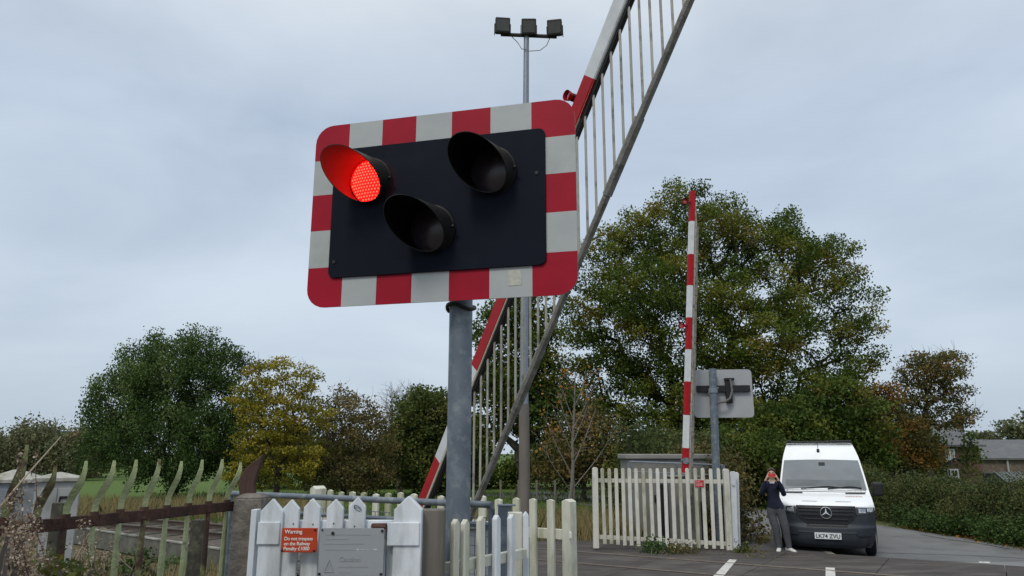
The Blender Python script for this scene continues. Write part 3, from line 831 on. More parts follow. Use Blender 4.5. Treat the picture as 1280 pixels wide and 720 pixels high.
# board face away from the camera, slightly turned
mb = MB()
T2 = Matrix.Translation(((a.x + b.x) / 2, 16.75, (a.z + b.z) / 2)) @ Matrix.Rotation(R(-7), 4, 'Z')
mb.T = T2; bwid = b.x - a.x; bh = a.z - b.z
mb.prism(rrect(-bwid / 2, bwid / 2, -bh / 2, bh / 2, .09, 0), (0, .012, 0)); mb.build('backing_plate', 'sign_back', sg)
mb = MB(T2); mb.prism(rrect(-bwid / 2, bwid / 2, -bh / 2, bh / 2, .09, .014), (0, .004, 0)); mb.build('chequered_border', 'red', sg)
mb = MB(T2); mb.box((0.0, -.05, .10), (bwid * .9, .07, .15)); mb.build('cross_bracket', 'black', sg, bevel=.01)
mb = MB(T2); mb.box((.12, -.06, .06), (.14, .09, .56)); mb.box((.14, -.08, .31), (.22, .1, .05)); mb.build('terminal_box', 'black', sg, bevel=.01)
mb = MB(T2); mb.tube([(-.12, -.2, .10), (-.26, -.2, .12), (-.33, -.2, 0), (-.30, -.2, -.14), (-.18, -.2, -.22), (0, -.2, -.2), (.12, -.18, -.12), (.18, -.15, .05), (.16, -.12, .3)], .026, n=8)
mb.build('cable_conduit', M('flexible_conduit', (.12, .12, .115), None, 40, .6), sg, smooth=True)
mb = MB(); cpt = pole_b.lerp(top, .875); mb.tube([cpt - Vector((0, 0, .05)), cpt + Vector((0, 0, .05))], .105, n=14); mb.build('clamp', 'galv_light', sg)

# ------------------------------------------------------------------ floodlight column
YFl = 19.0
fb = Vector((at(656, 630, YFl).x, YFl, 0)); mid = at(655, 505, YFl); ft = at(659.5, 44, YFl); ft.x = at(658, 44, YFl).x
fl = thing('floodlight_column', 'tall steel column carrying three dark square floodlights on a crossbar', 'floodlight column', fb)
mb = MB(); mb.tube([fb, (mid.x, mid.y, mid.z)], [.145, .13], n=12); mb.build('lower_column', 'concrete_pole', fl, smooth=True)
mb = MB(); mb.tube([(mid.x, mid.y, mid.z - .05), (ft.x, ft.y, ft.z)], [.115, .075], n=12); mb.build('upper_column', 'galv_light', fl, smooth=True)
bl_, br2 = at(626, 43, YFl), at(696, 46, YFl)
mb = MB(); mb.tube([bl_, br2], .055, n=8); mb.build('crossbar', 'flood', fl)
for (px, py) in ((628.3, 32.5), (661, 34), (693.3, 35)):
    c = at(px, py, YFl - .12)
    rot = Matrix.Rotation(R({628.3: 6, 661: 0, 693.3: -10}[px]), 3, 'Z') @ Matrix.Rotation(R({628.3: 8, 661: 14, 693.3: 12}[px]), 3, 'X')
    mb = MB(); mb.box(c, (.42, .16, .46), rot)
    h = mb.build('floodlight', 'flood', fl, bevel=.03)
    mb = MB(); mb.box(c + rot @ Vector((0, -.085, -.01)), (.35, .012, .33), rot); mb.build('floodlight_glass', 'floodglass', h)
    mb = MB()
    for sx in (-.225, .225): mb.box(c + rot @ Vector((sx, .02, -.1)), (.02, .07, .32), rot)
    mb.build('floodlight_bracket', 'flood', h)
mb = MB()
a, b, c = at(640, 46, YFl), at(652, 61, YFl - .1), at(658, 62, YFl - .1)
mb.tube([a, at(647, 53, YFl), b, c], .012, n=5); mb.tube([at(688, 46, YFl), at(683, 57, YFl), at(675, 63, YFl), at(661, 64, YFl)], .012, n=5)
mb.build('cable', M('grey_cable', (.2, .2, .2), None, 9, .6), fl)
# ------------------------------------------------------------------ white wicket gate in the foreground
GY = 2.9
gz = terr(-.7, GY)
def gx(px, py=660, Y=GY): return at(px, py, Y).x
def gzz(py, Y=GY): return at(430, py, Y).z
gate = thing('picket_gate', 'white painted wooden gate with pointed pickets and a small orange warning sign on it', 'gate', (gx(320), GY, gz))
def picket(x0, x1, ztop, zb, y, th, point, name, mat, parent, lean=0.0, j=0.0):
    """flat pointed board facing the camera"""
    mb = MB(); xm = (x0 + x1) / 2
    L_ = lean * (ztop - zb)
    pr = [(x0, zb), (x1, zb), (x1 + L_ , ztop - point), (xm + L_ + j, ztop), (x0 + L_, ztop - point)]
    mb.prism([(x, y, z) for x, z in pr], (0, th, 0)); return mb.build(name, mat, parent, bevel=.0025, seg=1)
rng = random.Random(4)
tops = {341: 623, 365: 623.5, 391: 622.5, 419: 622.5, 445: 622.5}
for px, py in tops.items():
    z = gzz(py); wd = .0625 if px != 341 else .086
    x = gx(px, 640)
    if px == 341: picket(x - wd / 2, x + wd / 2, z, gz + .05, GY - .012, .024, .047, 'gate_stile', 'white_wood', gate)
    else: picket(x - wd / 2, x + wd / 2, z + rng.uniform(-.004, .004), gz + .06, GY, .02, .034, 'picket', 'white_wood', gate, rng.uniform(-.004, .004))
for px, pz in ((365, 655.5), (391, 656), (419, 655.5), (445, 656.5)):
    mb = MB(); q = Vector((gx(px + rng.uniform(-3, 3), pz), GY - .0005, gzz(pz + rng.uniform(-1.5, 1.5)))); mb.tube([q, q - Vector((0, .0022, 0))], .0026, n=7); mb.build('nail', 'screw', gate)
x = gx(511, 640); picket(x - .052, x + .052, gzz(619.5), gz + .03, GY - .025, .055, .05, 'gate_stile', 'white_wood', gate)
for px in (472, 494):
    x = gx(px, 680); picket(x - .031, x + .031, gzz(655), gz + .06, GY, .02, .002, 'picket', 'white_wood', gate)
mb = MB(); mb.box(((gx(315) + gx(525)) / 2, GY + .034, gzz(660)), (gx(525) - gx(315), .03, .052)); mb.build('top_rail', 'white_wood', gate, bevel=.003)
mb = MB(); mb.box(((gx(315) + gx(525)) / 2, GY + .034, gz + .35), (gx(525) - gx(315), .03, .09)); mb.build('bottom_rail', 'white_wood', gate, bevel=.003)
mb = MB(); a, b = Vector((gx(330), GY + .062, gz + .4)), Vector((gx(505), GY + .062, gzz(672)))
dd = (b - a).normalized(); pp = Vector((-dd.z, 0, dd.x)) * .04
mb.prism([a - pp, b - pp, b + pp, a + pp], (0, .02, 0)); mb.build('diagonal_brace', 'white_wood', gate)
for (pa, pb, y0, y1) in ((324, 351.5, 652, 680), (486, 525.5, 652, 681)):
    mb = MB(); xa, x2 = gx(pa), gx(pb); zt, zb = gzz(y0), gzz(y1)
    mb.box(((xa + x2) / 2, GY - (.027 if pa > 400 else .0145), (zt + zb) / 2), (x2 - xa, .012, zt - zb)); mb.build('rail_block', 'white_wood', gate, bevel=.003)
x = gx(316.5); mb = MB(); mb.box((x, GY + .02, (gzz(637) + gz) / 2), (.022, .05, gzz(637) - gz)); mb.build('gate_edge', 'white_wood', gate, bevel=.002)
mb = MB(); mb.box((gx(475), GY - .02, gzz(657.5)), (.055, .03, .022)); mb.tube([(gx(468), GY - .03, gzz(657)), (gx(484), GY - .03, gzz(657.5))], .0085, n=10); mb.build('latch', 'rust', gate, bevel=.002)
mb = MB(); ex = gx(446); ez = gzz(635)
mb.tube([(ex + .014 * math.cos(a) * .9, GY - .004 - .004 * math.sin(a), ez + .009 * math.sin(a) - .006 * math.cos(a)) for a in np.linspace(0, 5.6, 16)], .0022, n=6); mb.build('ring_screw', 'galv_light', gate, smooth=True)

def sign_mtx(x, y, z): return Matrix.Translation((x, y, z)) @ Matrix.Rotation(R(90), 4, 'X')
# orange warning sign
SY = GY - .042
x0, x1 = gx(352, 672, SY), gx(396.5, 672, SY); z1, z0 = gzz(660, SY), gzz(690.5, SY)
ws = thing('warning_sign', 'orange red trespass sign in white lettering with a £1000 penalty, fixed to gate pickets', 'sign', ((x0 + x1) / 2, SY, z0))
mb = MB(); mb.box(((x0 + x1) / 2, SY + .002, (z0 + z1) / 2), (x1 - x0, .004, z1 - z0)); mb.build('sign_plate', 'orange_sign', ws, bevel=.001, seg=1)
k = (x1 - x0) / 45.0
for body, dx, dz, sz in (('Warning', 3.6, 6.6, 6.3), ('Do not trespass', 3.4, 14.8, 5.6), ('on the Railway', 3.4, 20.8, 5.6), ('Penalty £1000', 3.2, 26.8, 5.8)):
    text_mesh('lettering', body, sz * k * 1.06, 'letter', ws, sign_mtx(x0 + dx * k, SY - .001, z1 - dz * k), spacing=.94, bold=sz * k * .006)
mb = MB()
for sx, szz in ((x0 + 42 * k, z1 - 2.4 * k), (x0 + 42 * k, z0 + 2 * k), (x0 + 2 * k, z0 + 2.5 * k)): mb.tube([(sx, SY, szz), (sx, SY - .003, szz)], .0042, n=8)
mb.build('sign_screw', 'screw', ws)
# faded grey plate
SY2 = GY - .05
x0, x1 = gx(399, 690, SY2), gx(479.5, 690, SY2); z1, z0 = gzz(660.3, SY2), gzz(720, SY2)
gp = thing('caution_sign', 'large faded grey metal sign with barely legible print on the white gate', 'sign', ((x0 + x1) / 2, SY2, z0))
mb = MB(); mb.prism([(a, b, c) for a, b, c in rrect(x0, x1, z0, z1, .008, SY2)], (0, .004, 0)); mb.build('sign_plate', 'grey_plate', gp)
k = (x1 - x0) / 80.5
mb = MB()
for (sx, sz, r_) in ((x0 + 2.5 * k, z1 - 2 * k, 1.1), (x0 + 16 * k, z1 - 6 * k, 2.0), (x1 - 2.5 * k, z1 - 3.2 * k, 1.7), (x0 + 1.6 * k, z0 + 2.2 * k, 1.8), (x1 - 2.2 * k, z0 + 2 * k, 1.8)):
    mb.tube([(sx, SY2, sz), (sx, SY2 - .004, sz)], r_ * k, n=10)
mb.build('sign_screw', 'screw', gp)
text_mesh('lettering', 'Caution', 8.2 * k, 'faint', gp, sign_mtx(x0 + 25.5 * k, SY2 - .0008, z1 - 39.5 * k))
mb = MB()
for (a, b, c) in ((25.5, 62, 45.5), (25.5, 41, 52)): mb.box((x0 + (a + b) / 2 * k, SY2 - .0005, z1 - c * k), ((b - a) * k, .0008, 2.2 * k))
for (a, b, c) in ((7, 64, 7.6), (7, 36, 13), (5, 56, 18.5), (7, 44, 25.6)): mb.box((x0 + (a + b) / 2 * k, SY2 - .0005, z1 - c * k), ((b - a) * k, .0008, 1.0 * k))
tri = [(7.5, 52), (19.5, 52), (13.5, 37)]
mb.prism([(x0 + a * k, SY2 - .0004, z1 - c * k) for a, c in ((9, 51), (12.4, 51), (12.6, 42))], (0, -.0004, 0)); mb.prism([(x0 + a * k, SY2 - .0004, z1 - c * k) for a, c in ((14.6, 51), (18, 51), (14.4, 42))], (0, -.0004, 0))
for (a, b) in ((0, 1), (1, 2), (2, 0)):
    p, q = Vector((x0 + tri[a][0] * k, SY2 - .0006, z1 - tri[a][1] * k)), Vector((x0 + tri[b][0] * k, SY2 - .0006, z1 - tri[b][1] * k))
    mb.tube([p, q], .55 * k, n=4)
mb.build('faded_print', 'faint', gp)
mb = MB()
for i, (a, wd) in enumerate(((48, 1.8), (51, .9), (53, .9), (55, 1.2), (58, .7), (60.5, .8), (68, 1.0), (69.5, 1.2), (71.2, 1.6))):
    mb.box((x0 + a * k, SY2 - .0007, z1 - 25.5 * k), (wd * k, .0008, (1.6 if i in (0, 7, 8) else .8) * k))
mb.build('remaining_print', 'pale', gp)

# grey wooden post right of the gate, stone post left of it
def post(name, label, cat, px0, px1, pyt, Y, mat, depth=None, bev=.004, cap=0):
    x0, x1 = gx(px0, pyt, Y), gx(px1, pyt, Y); z = at(600, pyt, Y).z; g = terr((x0 + x1) / 2, Y)
    t = None
    mb = MB(); dpt = depth or (x1 - x0)
    mb.box(((x0 + x1) / 2, Y + dpt / 2, (z + g) / 2), (x1 - x0, dpt, z - g))
    o = mb.build(name, mat, None, bevel=bev); 
    c = Vector(((x0 + x1) / 2, Y + dpt / 2, g)); o.data.transform(Matrix.Translation(-c)); o.location = c
    return tag(o, label, cat)
post('gate_post', 'square weathered grey wooden post right of the white gate', 'post', 525.5, 555, 637.5, GY + .02, 'grey_wood')
sx0, sx1 = gx(291, 640, 2.95), gx(327, 640, 2.95); zt = at(300, 619, 2.95).z; g = terr(-1, 2.95)
c = Vector(((sx0 + sx1) / 2, 3.0, g)); mb = MB(); hw = (sx1 - sx0) / 2
for (z0, z1, w0, w1) in ((g, zt - .012, hw, hw * .97), (zt - .012, zt + .004, hw * .97, hw * .6)):
    a = [c + Vector((sx * w0, sy * w0, z0 - g)) for sx, sy in ((-1, -1), (1, -1), (1, 1), (-1, 1))]; b = [c + Vector((sx * w1, sy * w1, z1 - g)) for sx, sy in ((-1, -1), (1, -1), (1, 1), (-1, 1))]
    mb.add(a + b, [(0, 1, 5, 4), (1, 2, 6, 5), (2, 3, 7, 6), (3, 0, 4, 7), (3, 2, 1, 0), (4, 5, 6, 7)])
o = mb.build('stone_post', 'stone', None, bevel=.006); o.data.transform(Matrix.Translation(-c)); o.location = c
tag(o, 'squat lichen covered stone post between spiked fence and white gate', 'post')

# ------------------------------------------------------------------ angled picket fence at the foot of the signal pole
A, B = at(559, 647, 3.02), at(655, 640, 3.45)
g = terr(.0, 3.2)
fz = (A.z + B.z) / 2
af = thing('picket_fence', 'short run of white pickets turning away beside the galvanised signal pole', 'fence', (A.x, A.y, g))
dirf = (B - A); dirf.z = 0; Lf = dirf.length; dirf.normalize(); nf = Vector((dirf.y, -dirf.x, 0))
rotf = Matrix.Rotation(math.atan2(dirf.y, dirf.x), 3, 'Z')
def fpicket(c, wd, th, zt, zb, point, mat, parent, rot, name='picket', lean=0):
    mb = MB()
    pr = [(-wd / 2, zb), (wd / 2, zb), (wd / 2 + lean, zt - point), (lean, zt), (-wd / 2 + lean, zt - point)]
    ps = [Vector(c) * 1 + rot @ Vector((x, -th / 2, 0)) for x, z in pr]
    ps = [Vector((p.x, p.y, z)) for p, (x, z) in zip(ps, pr)]
    mb.prism(ps, rot @ Vector((0, th, 0))); return mb.build(name, mat, parent, bevel=.003, seg=1)
for px in (561, 574.5, 594.5, 613.5, 632):
    # where the pixel column meets the fence line
    d_ = ray(px, 660); den = d_.x * dirf.y - d_.y * dirf.x
    s = (A.x * dirf.y - A.y * dirf.x) / den
    p = Vector((d_.x * s, d_.y * s, 0))
    fpicket(p + nf * .03, .034, .024, fz + rng.uniform(-.004, .004), g + .05, .018, rng.choice(['white_wood', 'white_green', 'white_wood']), af, rotf, lean=rng.uniform(-.006, .006))
mb = MB(); m = (A + B) / 2; mb.box((m.x, m.y, at(600, 702, 3.2).z), (Lf, .03, .042), rotf); mb.build('rail', 'white_green', af, bevel=.003)
mb = MB(); mb.box((m.x, m.y, g + .35), (Lf, .03, .07), rotf); mb.build('rail', 'white_green', af, bevel=.003)
# closing post: broad board with a thin pointed board against it
Yp = 3.5
x0, x1 = gx(634.5, 660, Yp), gx(653, 660, Yp); zt = at(645, 640.5, Yp).z
mb = MB(); mb.box(((x0 + x1) / 2, Yp + .02, (zt + g) / 2), (x1 - x0, .05, zt - g)); mb.build('end_post', 'white_green', af, bevel=.004)
x0, x1 = gx(653.5, 660, Yp), gx(661, 660, Yp)
picket(x0, x1, zt + .002, g + .02, Yp - .02, .09, .016, 'end_board', 'white_wood', af)

# ------------------------------------------------------------------ picket fence further back, ending at a pointed post
A, B = at(398, 611.5, 8.0), at(711, 625.5, 6.3)
zt = (A.z + B.z) / 2
bfz = zt
bf = thing('picket_fence', 'long old picket fence with mossy square topped pickets behind the grey pipe rail', 'fence', (A.x, A.y, terr(A.x, A.y)))
dv = B - A; dv.z = 0; Lf = dv.length; dv.normalize(); rotb = Matrix.Rotation(math.atan2(dv.y, dv.x), 3, 'Z'); nbk = Vector((dv.y, -dv.x, 0))
npk = 24
for px in (415, 429, 443.5, 458, 473, 488.5, 504.5, 521, 538, 554, 571, 588.5, 606, 627, 648.5, 670, 692):
    d_ = ray(px, 640); s_ = (A.x * dv.y - A.y * dv.x) / (d_.x * dv.y - d_.y * dv.x); p = Vector((d_.x * s_, d_.y * s_, A.z)); gg = terr(p.x, p.y)
    fpicket(p + nbk * .04, .066 + rng.uniform(-.004, .004), .03, zt + rng.uniform(-.012, .012), gg + .05, .012, rng.choice(['white_green', 'white_green', 'white_green_b']), bf, rotb, lean=rng.uniform(-.008, .008))
rz = at(690, 667, 6.4).z
m = (A + B) / 2
mb = MB(); mb.box((m.x, m.y, rz), (Lf, .04, .08), rotb); mb.build('rail', 'white_green', bf, bevel=.004)
mb = MB(); mb.box((m.x, m.y, terr(m.x, m.y) + .30), (Lf, .04, .08), rotb); mb.build('rail', 'white_green', bf, bevel=.004)
def pointed_post(c, wd, zt, zb, ang, mat, parent, name='fence_post'):
    mb = MB(); rot = Matrix.Rotation(ang, 3, 'Z'); h = wd / 2
    a = [Vector((c.x, c.y, zb)) + rot @ Vector((sx * h, sy * h, 0)) for sx, sy in ((-1, -1), (1, -1), (1, 1), (-1, 1))]
    b = [p + Vector((0, 0, zt - zb - h * .45)) for p in a]
    r1, r2 = Vector((c.x, c.y, zt)) + rot @ Vector((-h, 0, 0)), Vector((c.x, c.y, zt)) + rot @ Vector((h, 0, 0))
    mb.add(a + b + [r1, r2], [(3, 2, 1, 0), (0, 1, 5, 4), (2, 3, 7, 6), (1, 2, 6, 9, 5), (3, 0, 4, 8, 7), (4, 5, 9, 8), (6, 7, 8, 9)])
    return mb.build(name, mat, parent, bevel=.004, seg=1)
pointed_post(A, .125, at(398, 607, 8.0).z, terr(A.x, A.y), R(40), 'white_green', bf)
pointed_post(B, .088, at(711, 623.5, 6.3).z, terr(B.x, B.y), R(48), 'white_green', bf)
mb = MB(); c = at(713, 669, 6.22); mb.box(c, (.022, .03, .05)); mb.build('rail_peg', 'letter', bf, bevel=.004)

# ------------------------------------------------------------------ tubular steel barrier with mesh, between gate and picket fence
A, B = at(289, 614.5, 5.45), at(614.5, 634, 4.25)
zz = (A.z + B.z) / 2; A.z = B.z = zz
g = .40
tb = thing('pedestrian_barrier', 'grey galvanised pipe rail with wire mesh below, running behind the white gate', 'barrier', (A.x, A.y, g))
mb = MB(); mb.tube([A, B], .0185, n=12); mb.build('top_rail', 'galv', tb, smooth=True)
for p in (A, B):
    mb = MB(); mb.tube([p + Vector((0, 0, -.018)), Vector((p.x, p.y, g))], .0185, n=12); mb.build('leg', 'galv', tb, smooth=True)
d_ = B - A
mb = MB()
for i in range(1, 60): 
    p = A + d_ * (i / 60); mb.tube([p - Vector((0, 0, .07)), Vector((p.x, p.y, g + .1))], .0022, n=4, cap=False)
for j in range(24):
    z = zz - .07 - j * .05; mb.tube([(A.x, A.y, z), (B.x, B.y, z)], .0022, n=4, cap=False)
mb.build('wire_mesh', 'galv', tb)
mb = MB(); mb.tube([A - Vector((0, 0, .105)), B - Vector((0, 0, .105))], .012, n=8); mb.build('mesh_rail', 'galv', tb, smooth=True)
x0, x1 = gx(622.5, 640, 4.2), gx(638.5, 640, 4.2); z = at(630, 632, 4.2).z
bp = thing('steel_post', 'short square galvanised post with a flange, between signal pole and pointed post', 'post', ((x0 + x1) / 2, 4.2, .4))
mb = MB(); mb.box(((x0 + x1) / 2, 4.2, (z + .4) / 2), (x1 - x0, .07, z - .4)); mb.build('post_tube', 'galv', bp, bevel=.006)
mb = MB(); mb.box(((x0 + x1) / 2 + .012, 4.2, z + .003), (x1 - x0 + .03, .09, .006)); mb.build('post_cap', 'galv_light', bp)

# ------------------------------------------------------------------ far white fence with its little red sign
YF = 15.85
ff = thing('picket_fence', 'far cream painted picket fence with square pickets beside the crossing road', 'fence', (at(741, 686, YF).x, YF, 0))
def far_picket(pxt, pyt, pxb, pyb, wpx, name='picket', th=.03, Y=YF, mat='far_white'):
    a, b = at(pxt, pyt, Y), at(pxb, pyb, Y); wd = wpx / FPX * Y
    if b.z < .03: b.z = .03
    mb = MB(); h = wd / 2
    mat = rng.choice(['far_white', 'far_white', 'far_white_b', 'far_white_c']) if mat == 'far_white' else mat
    mb.prism([(b.x - h, Y, b.z), (b.x + h, Y, b.z), (a.x + h, Y, a.z - .03), (a.x + h * .55, Y, a.z), (a.x - h * .55, Y, a.z), (a.x - h, Y, a.z - .03)], (0, th, 0))
    return mb.build(name, mat, ff, bevel=.004, seg=1)
far_picket(744, 584.3, 745.5, 685.5, 6.6, 'fence_post', .11, YF - .03)
for (zx, bx, by) in ((131, 145, 680), (166, 178, 680), (200, 211, 681), (234, 245, 682), (266, 279, 682), (299, 314, 683), (335, 350, 683), (371, 387, 684), (407, 423, 684), (444, 459, 684), (481, 497, 685), (518, 536, 685), (555, 574, 685.5), (596, 614, 685.5), (633, 652, 686), (673, 692, 686), (712, 732, 686.5)):
    far_picket(720 + zx / 4, 585.3 + rng.uniform(-.4, .4), 720 + bx / 4, by, 4.3 + rng.uniform(-.25, .25))
far_picket(720 + 752 / 4, 586, 720 + 770 / 4, 688, 6.6, 'fence_post', .11, YF - .03)
for py0, px0, px1, py1 in ((600.5, 744, 908, 602), (671, 747, 911, 680)):
    a, b = at(px0, py0, YF + .05), at(px1, py1, YF + .05); mb = MB()
    mb.prism([a + Vector((0, 0, -.04)), b + Vector((0, 0, -.04)), b + Vector((0, 0, .04)), a + Vector((0, 0, .04))], (0, .035, 0)); mb.build('rail', 'far_white', ff)
rf = thing('picket_fence', 'two broad white boards closing the far fence at its right hand corner', 'fence', (at(917, 688, 16).x, 15.95, 0))
_ff = ff; ff = rf
far_picket(720 + 785 / 4, 589.2, 720 + 797 / 4, 688, 7.4, 'board', .03, YF + .06, 'boom_white')
far_picket(720 + 805 / 4, 590.5, 720 + 815 / 4, 687, 4.2, 'board', .05, YF + .2, 'boom_white')
for i in range(7): far_picket(920.5 + i * .55, 590.3, 922 + i * .6, 686.3 - i * 1.2, 3.6, 'board', .05, YF + .5 + i * .42, 'far_white')
a = at(918, 607, YF + .12); mb = MB(); mb.box((a.x, YF + 1.7, a.z), (.05, 3.0, .09)); mb.build('rail', 'far_white', rf)
mb = MB(); a = at(916.5, 605.3, YF + .05); mb.tube([a, a - Vector((0, .02, 0))], .03, n=10); a = at(919.5, 675, YF + .05); mb.tube([a, a - Vector((0, .02, 0))], .025, n=10); mb.build('bolt', 'boom_white', rf)
ff = _ff
YS = YF - .01
a, b = at(868.3, 600.3, YS), at(880, 608.8, YS)
fs = thing('warning_sign', 'tiny bright red sign with pale print on the far cream fence', 'sign', ((a.x + b.x) / 2, YS, b.z))
mb = MB(); mb.box(((a.x + b.x) / 2, YS - .004, (a.z + b.z) / 2), (b.x - a.x, .006, a.z - b.z)); mb.build('sign_plate', 'far_sign', fs)
k = (b.x - a.x) / 45
for body, dz, sz in (('Warning', 7, 6.3), ('Do not trespass', 15, 5.6), ('on the Railway', 21, 5.6), ('Penalty £1000', 27, 5.8)):
    text_mesh('lettering', body, sz * k, 'letter', fs, sign_mtx(a.x + 3.5 * k, YS - .008, a.z - dz * k))

# kiosk behind it, with handrail and low black barrier machinery
YK = 18.0
a, b = at(781.5, 567.5, YK), at(889, 569, YK)
kk = thing('equipment_kiosk', 'flat roofed grey equipment kiosk standing behind the far cream fence', 'kiosk', ((a.x + b.x) / 2, YK, 0))
mb = MB(); mb.box(((a.x + b.x) / 2, YK + .6, a.z / 2 - .06), (b.x - a.x - .1, 1.2, a.z - .12)); body = mb.build('kiosk_body', 'grp', kk, bevel=.02)
mb = MB(); mb.box(((a.x + b.x) / 2, YK + .6, a.z - .06), (b.x - a.x + .02, 1.32, .12)); mb.build('kiosk_roof', M('kiosk_roof', (.25, .25, .235), (.2, .2, .185), 3, .7), kk, bevel=.025)
for i in range(3):
    mb = MB(); ww = (b.x - a.x - .3) / 3; mb.box((a.x + .15 + ww * (i + .5), YK - .006, a.z * .47), (ww - .03, .012, a.z * .78)); dr = mb.build('kiosk_door', 'grp', kk, bevel=.004)
    mb = MB(); mb.box((a.x + .15 + ww * (i + .88), YK - .03, a.z * .5), (.03, .04, .16)); mb.build('door_handle', 'black', dr)
YH = 16.9
hr = thing('handrail', 'thin grey handrail between the far fence and the equipment kiosk', 'handrail', (at(847, 600, YH).x, YH, 0))
l, r_ = at(787, 577, YH), at(904, 581.5, YH)
mb = MB(); mb.tube([l, r_], .018, n=6); l2, r2 = at(789, 589.5, YH), at(904, 594, YH); mb.tube([l2, r2], .012, n=6); mb.build('rail_bar', 'galv_light', hr)
for px in (788, 846, 903.5):
    p = at(px, 577 + (px - 787) * .04, YH); mb = MB(); mb.box((p.x, YH, p.z / 2), (.05 if px < 900 else .09, .05, p.z)); mb.build('upright', 'galv', hr)
YMm = 16.75
a, b = at(824, 604, YMm), at(872, 604, YMm)
bmh = thing('barrier_machine', 'dark barrier machine glimpsed between pickets under the upright boom', 'machine', ((a.x + b.x) / 2, YMm, 0))
mb = MB(); mb.box(((a.x + b.x) / 2, YMm + .2, a.z / 2), (b.x - a.x, .4, a.z)); h = mb.build('machine_case', 'black', bmh, bevel=.03)
mb = MB(); c = at(857, 631, YMm - .02); mb.box(c, (.07, .01, .26)); mb.build('paper_label', 'letter', h)
mb = MB(); mb.box(((a.x + b.x) / 2 + .35, YMm - .1, .55), (.18, .3, 1.0)); mb.build('counterweight', 'black', bmh, bevel=.02)

# ------------------------------------------------------------------ spiked iron fence at the left
zr = at(288, 633, 2.98).z
def rail_pt(px):
    """point of the fence line seen at this column: the rail is level"""
    py = lerp(663, 632.5, px / 290.0)
    d_ = ray(px, py); s = (zr - CAMZ) / d_.z
    return Vector((d_.x * s, d_.y * s, zr))
A, B = rail_pt(-60), rail_pt(291)
sf = thing('spiked_fence', 'rusty iron fence with curved mossy green spikes, overgrown by weeds', 'fence', (B.x, B.y, .42))
dv = (B - A).normalized(); nv = Vector((dv.y, -dv.x, 0)); 
if nv.y > 0: nv = -nv
rots = Matrix.Rotation(math.atan2(dv.y, dv.x), 3, 'Z')
m = (A + B) / 2; mb = MB(); mb.box(m, ((B - A).length, .012, .036), rots); mb.build('rail', 'rust', sf, bevel=.002, seg=1)
mb = MB(); mb.box((m.x, m.y, .62), ((B - A).length, .012, .036), rots); mb.build('rail', 'rust', sf, bevel=.002, seg=1)
tips = [(301, 578), (278, 574), (253, 574.5), (227, 576.5), (199.5, 574), (170.5, 574.5), (143, 575.5), (108, 576), (69.5, 582), (34, 556)]
roots = [283.5, 260.5, 235, 208, 180, 149.5, 117, 81, 44, 4]
rr = random.Random(3)
for i, ((tx, ty), rx) in enumerate(zip(tips, roots)):
    rp = rail_pt(rx); Yt = rp.y - .01
    tip = at(tx, ty, Yt) ; sh = tip - rp
    w = .0125
    prof = [(-.004, 0), (-.02, .12), (.04, .28), (.34, .46), (.74, .64), (.97, .82), (1.0, 1.0)]
    ws = [.9, .98, 1.15, 1.3, 1.3, .75, .03]
    rw = [.8, 1, 1.05, 1.05, .9, .6, .1]
    Ls, Rs = [], []
    for (fx, fz), a in zip(prof, ws):
        p = rp + Vector((sh.x * fx, sh.y * fx, sh.z * fz)); off = dv * w * a
        Ls.append(p - off); Rs.append(p + off)
    def seg(i0, i1, name, mat, parent=None):
        mb = MB()
        poly_l, poly_r = Ls[i0:i1 + 1], Rs[i0:i1 + 1]; n = len(poly_l); th = .0055
        vs = []
        for p, q, a in zip(poly_l, poly_r, ws[i0:i1 + 1]):
            c = (p + q) / 2
            vs += [p, c + nv * th * (1 + a), q, c - nv * th * (1 + a)]
        fs = [(j * 4 + k, j * 4 + (k + 1) % 4, j * 4 + 4 + (k + 1) % 4, j * 4 + 4 + k) for j in range(n - 1) for k in range(4)] + [(0, 1, 2, 3), ((n - 1) * 4, (n - 1) * 4 + 1, (n - 1) * 4 + 2, (n - 1) * 4 + 3)]
        mb.add(vs, fs); return mb.build(name, mat, parent or sf, smooth=True)
    green = seg(0, 6, 'spike', 'spike_green' if i not in (8, 9) else M('patchy_spike', (.15, .17, .075), (.07, .05, .03), 16, .85, bump=.6, lo=.45, hi=.55))
    mb = MB(); mb.tube([rp - Vector((0, 0, .012)), rp + Vector((-sh.x * .02, 0, sh.z * .15))], [.0145, .0150], n=8, squash=.75, up=dv); mb.build('rusty_collar', 'rust', green)
    mb = MB(); q = Vector((rp.x + rr.uniform(-.008, .008), rp.y, .45))
    mid_ = rp.lerp(q, .3) + dv * rr.uniform(-.006, .006)
    mb.tube([rp, rp.lerp(q, .12), mid_, q], [.010, .0145, .0135, .0125], n=6, squash=.6, up=dv)
    mb.build('bar', ('spike_green', 'spike_rust')[(i * 5 + 1) % 3 == 0 or i > 6], sf, smooth=True)
# end plank: brown twisted board behind the stone post
Yp = 3.12
pts = [(307, 622), (305, 606), (308, 595), (314, 583), (322, 571.5)]
mb = MB(); vs = []; 
for j, (px, py) in enumerate(pts):
    c = at(px + 2, py, Yp); hw = (.030, .032, .031, .027, .014)[j]
    sl = (0, 0, .0, .004, .012)[j]
    vs += [c + Vector((-hw, 0, -sl)), c + Vector((hw, .004, sl)), c + Vector((hw, .03, sl)), c + Vector((-hw, .026, -sl))]
n = len(pts)
mb.add(vs, [(j * 4 + k, j * 4 + (k + 1) % 4, j * 4 + 4 + (k + 1) % 4, j * 4 + 4 + k) for j in range(n - 1) for k in range(4)] + [(0, 1, 2, 3), (n * 4 - 4, n * 4 - 3, n * 4 - 2, n * 4 - 1)])
c = at(309, 622, Yp); mb.box((c.x, Yp + .015, (c.z + .42) / 2), (.06, .03, c.z - .42))
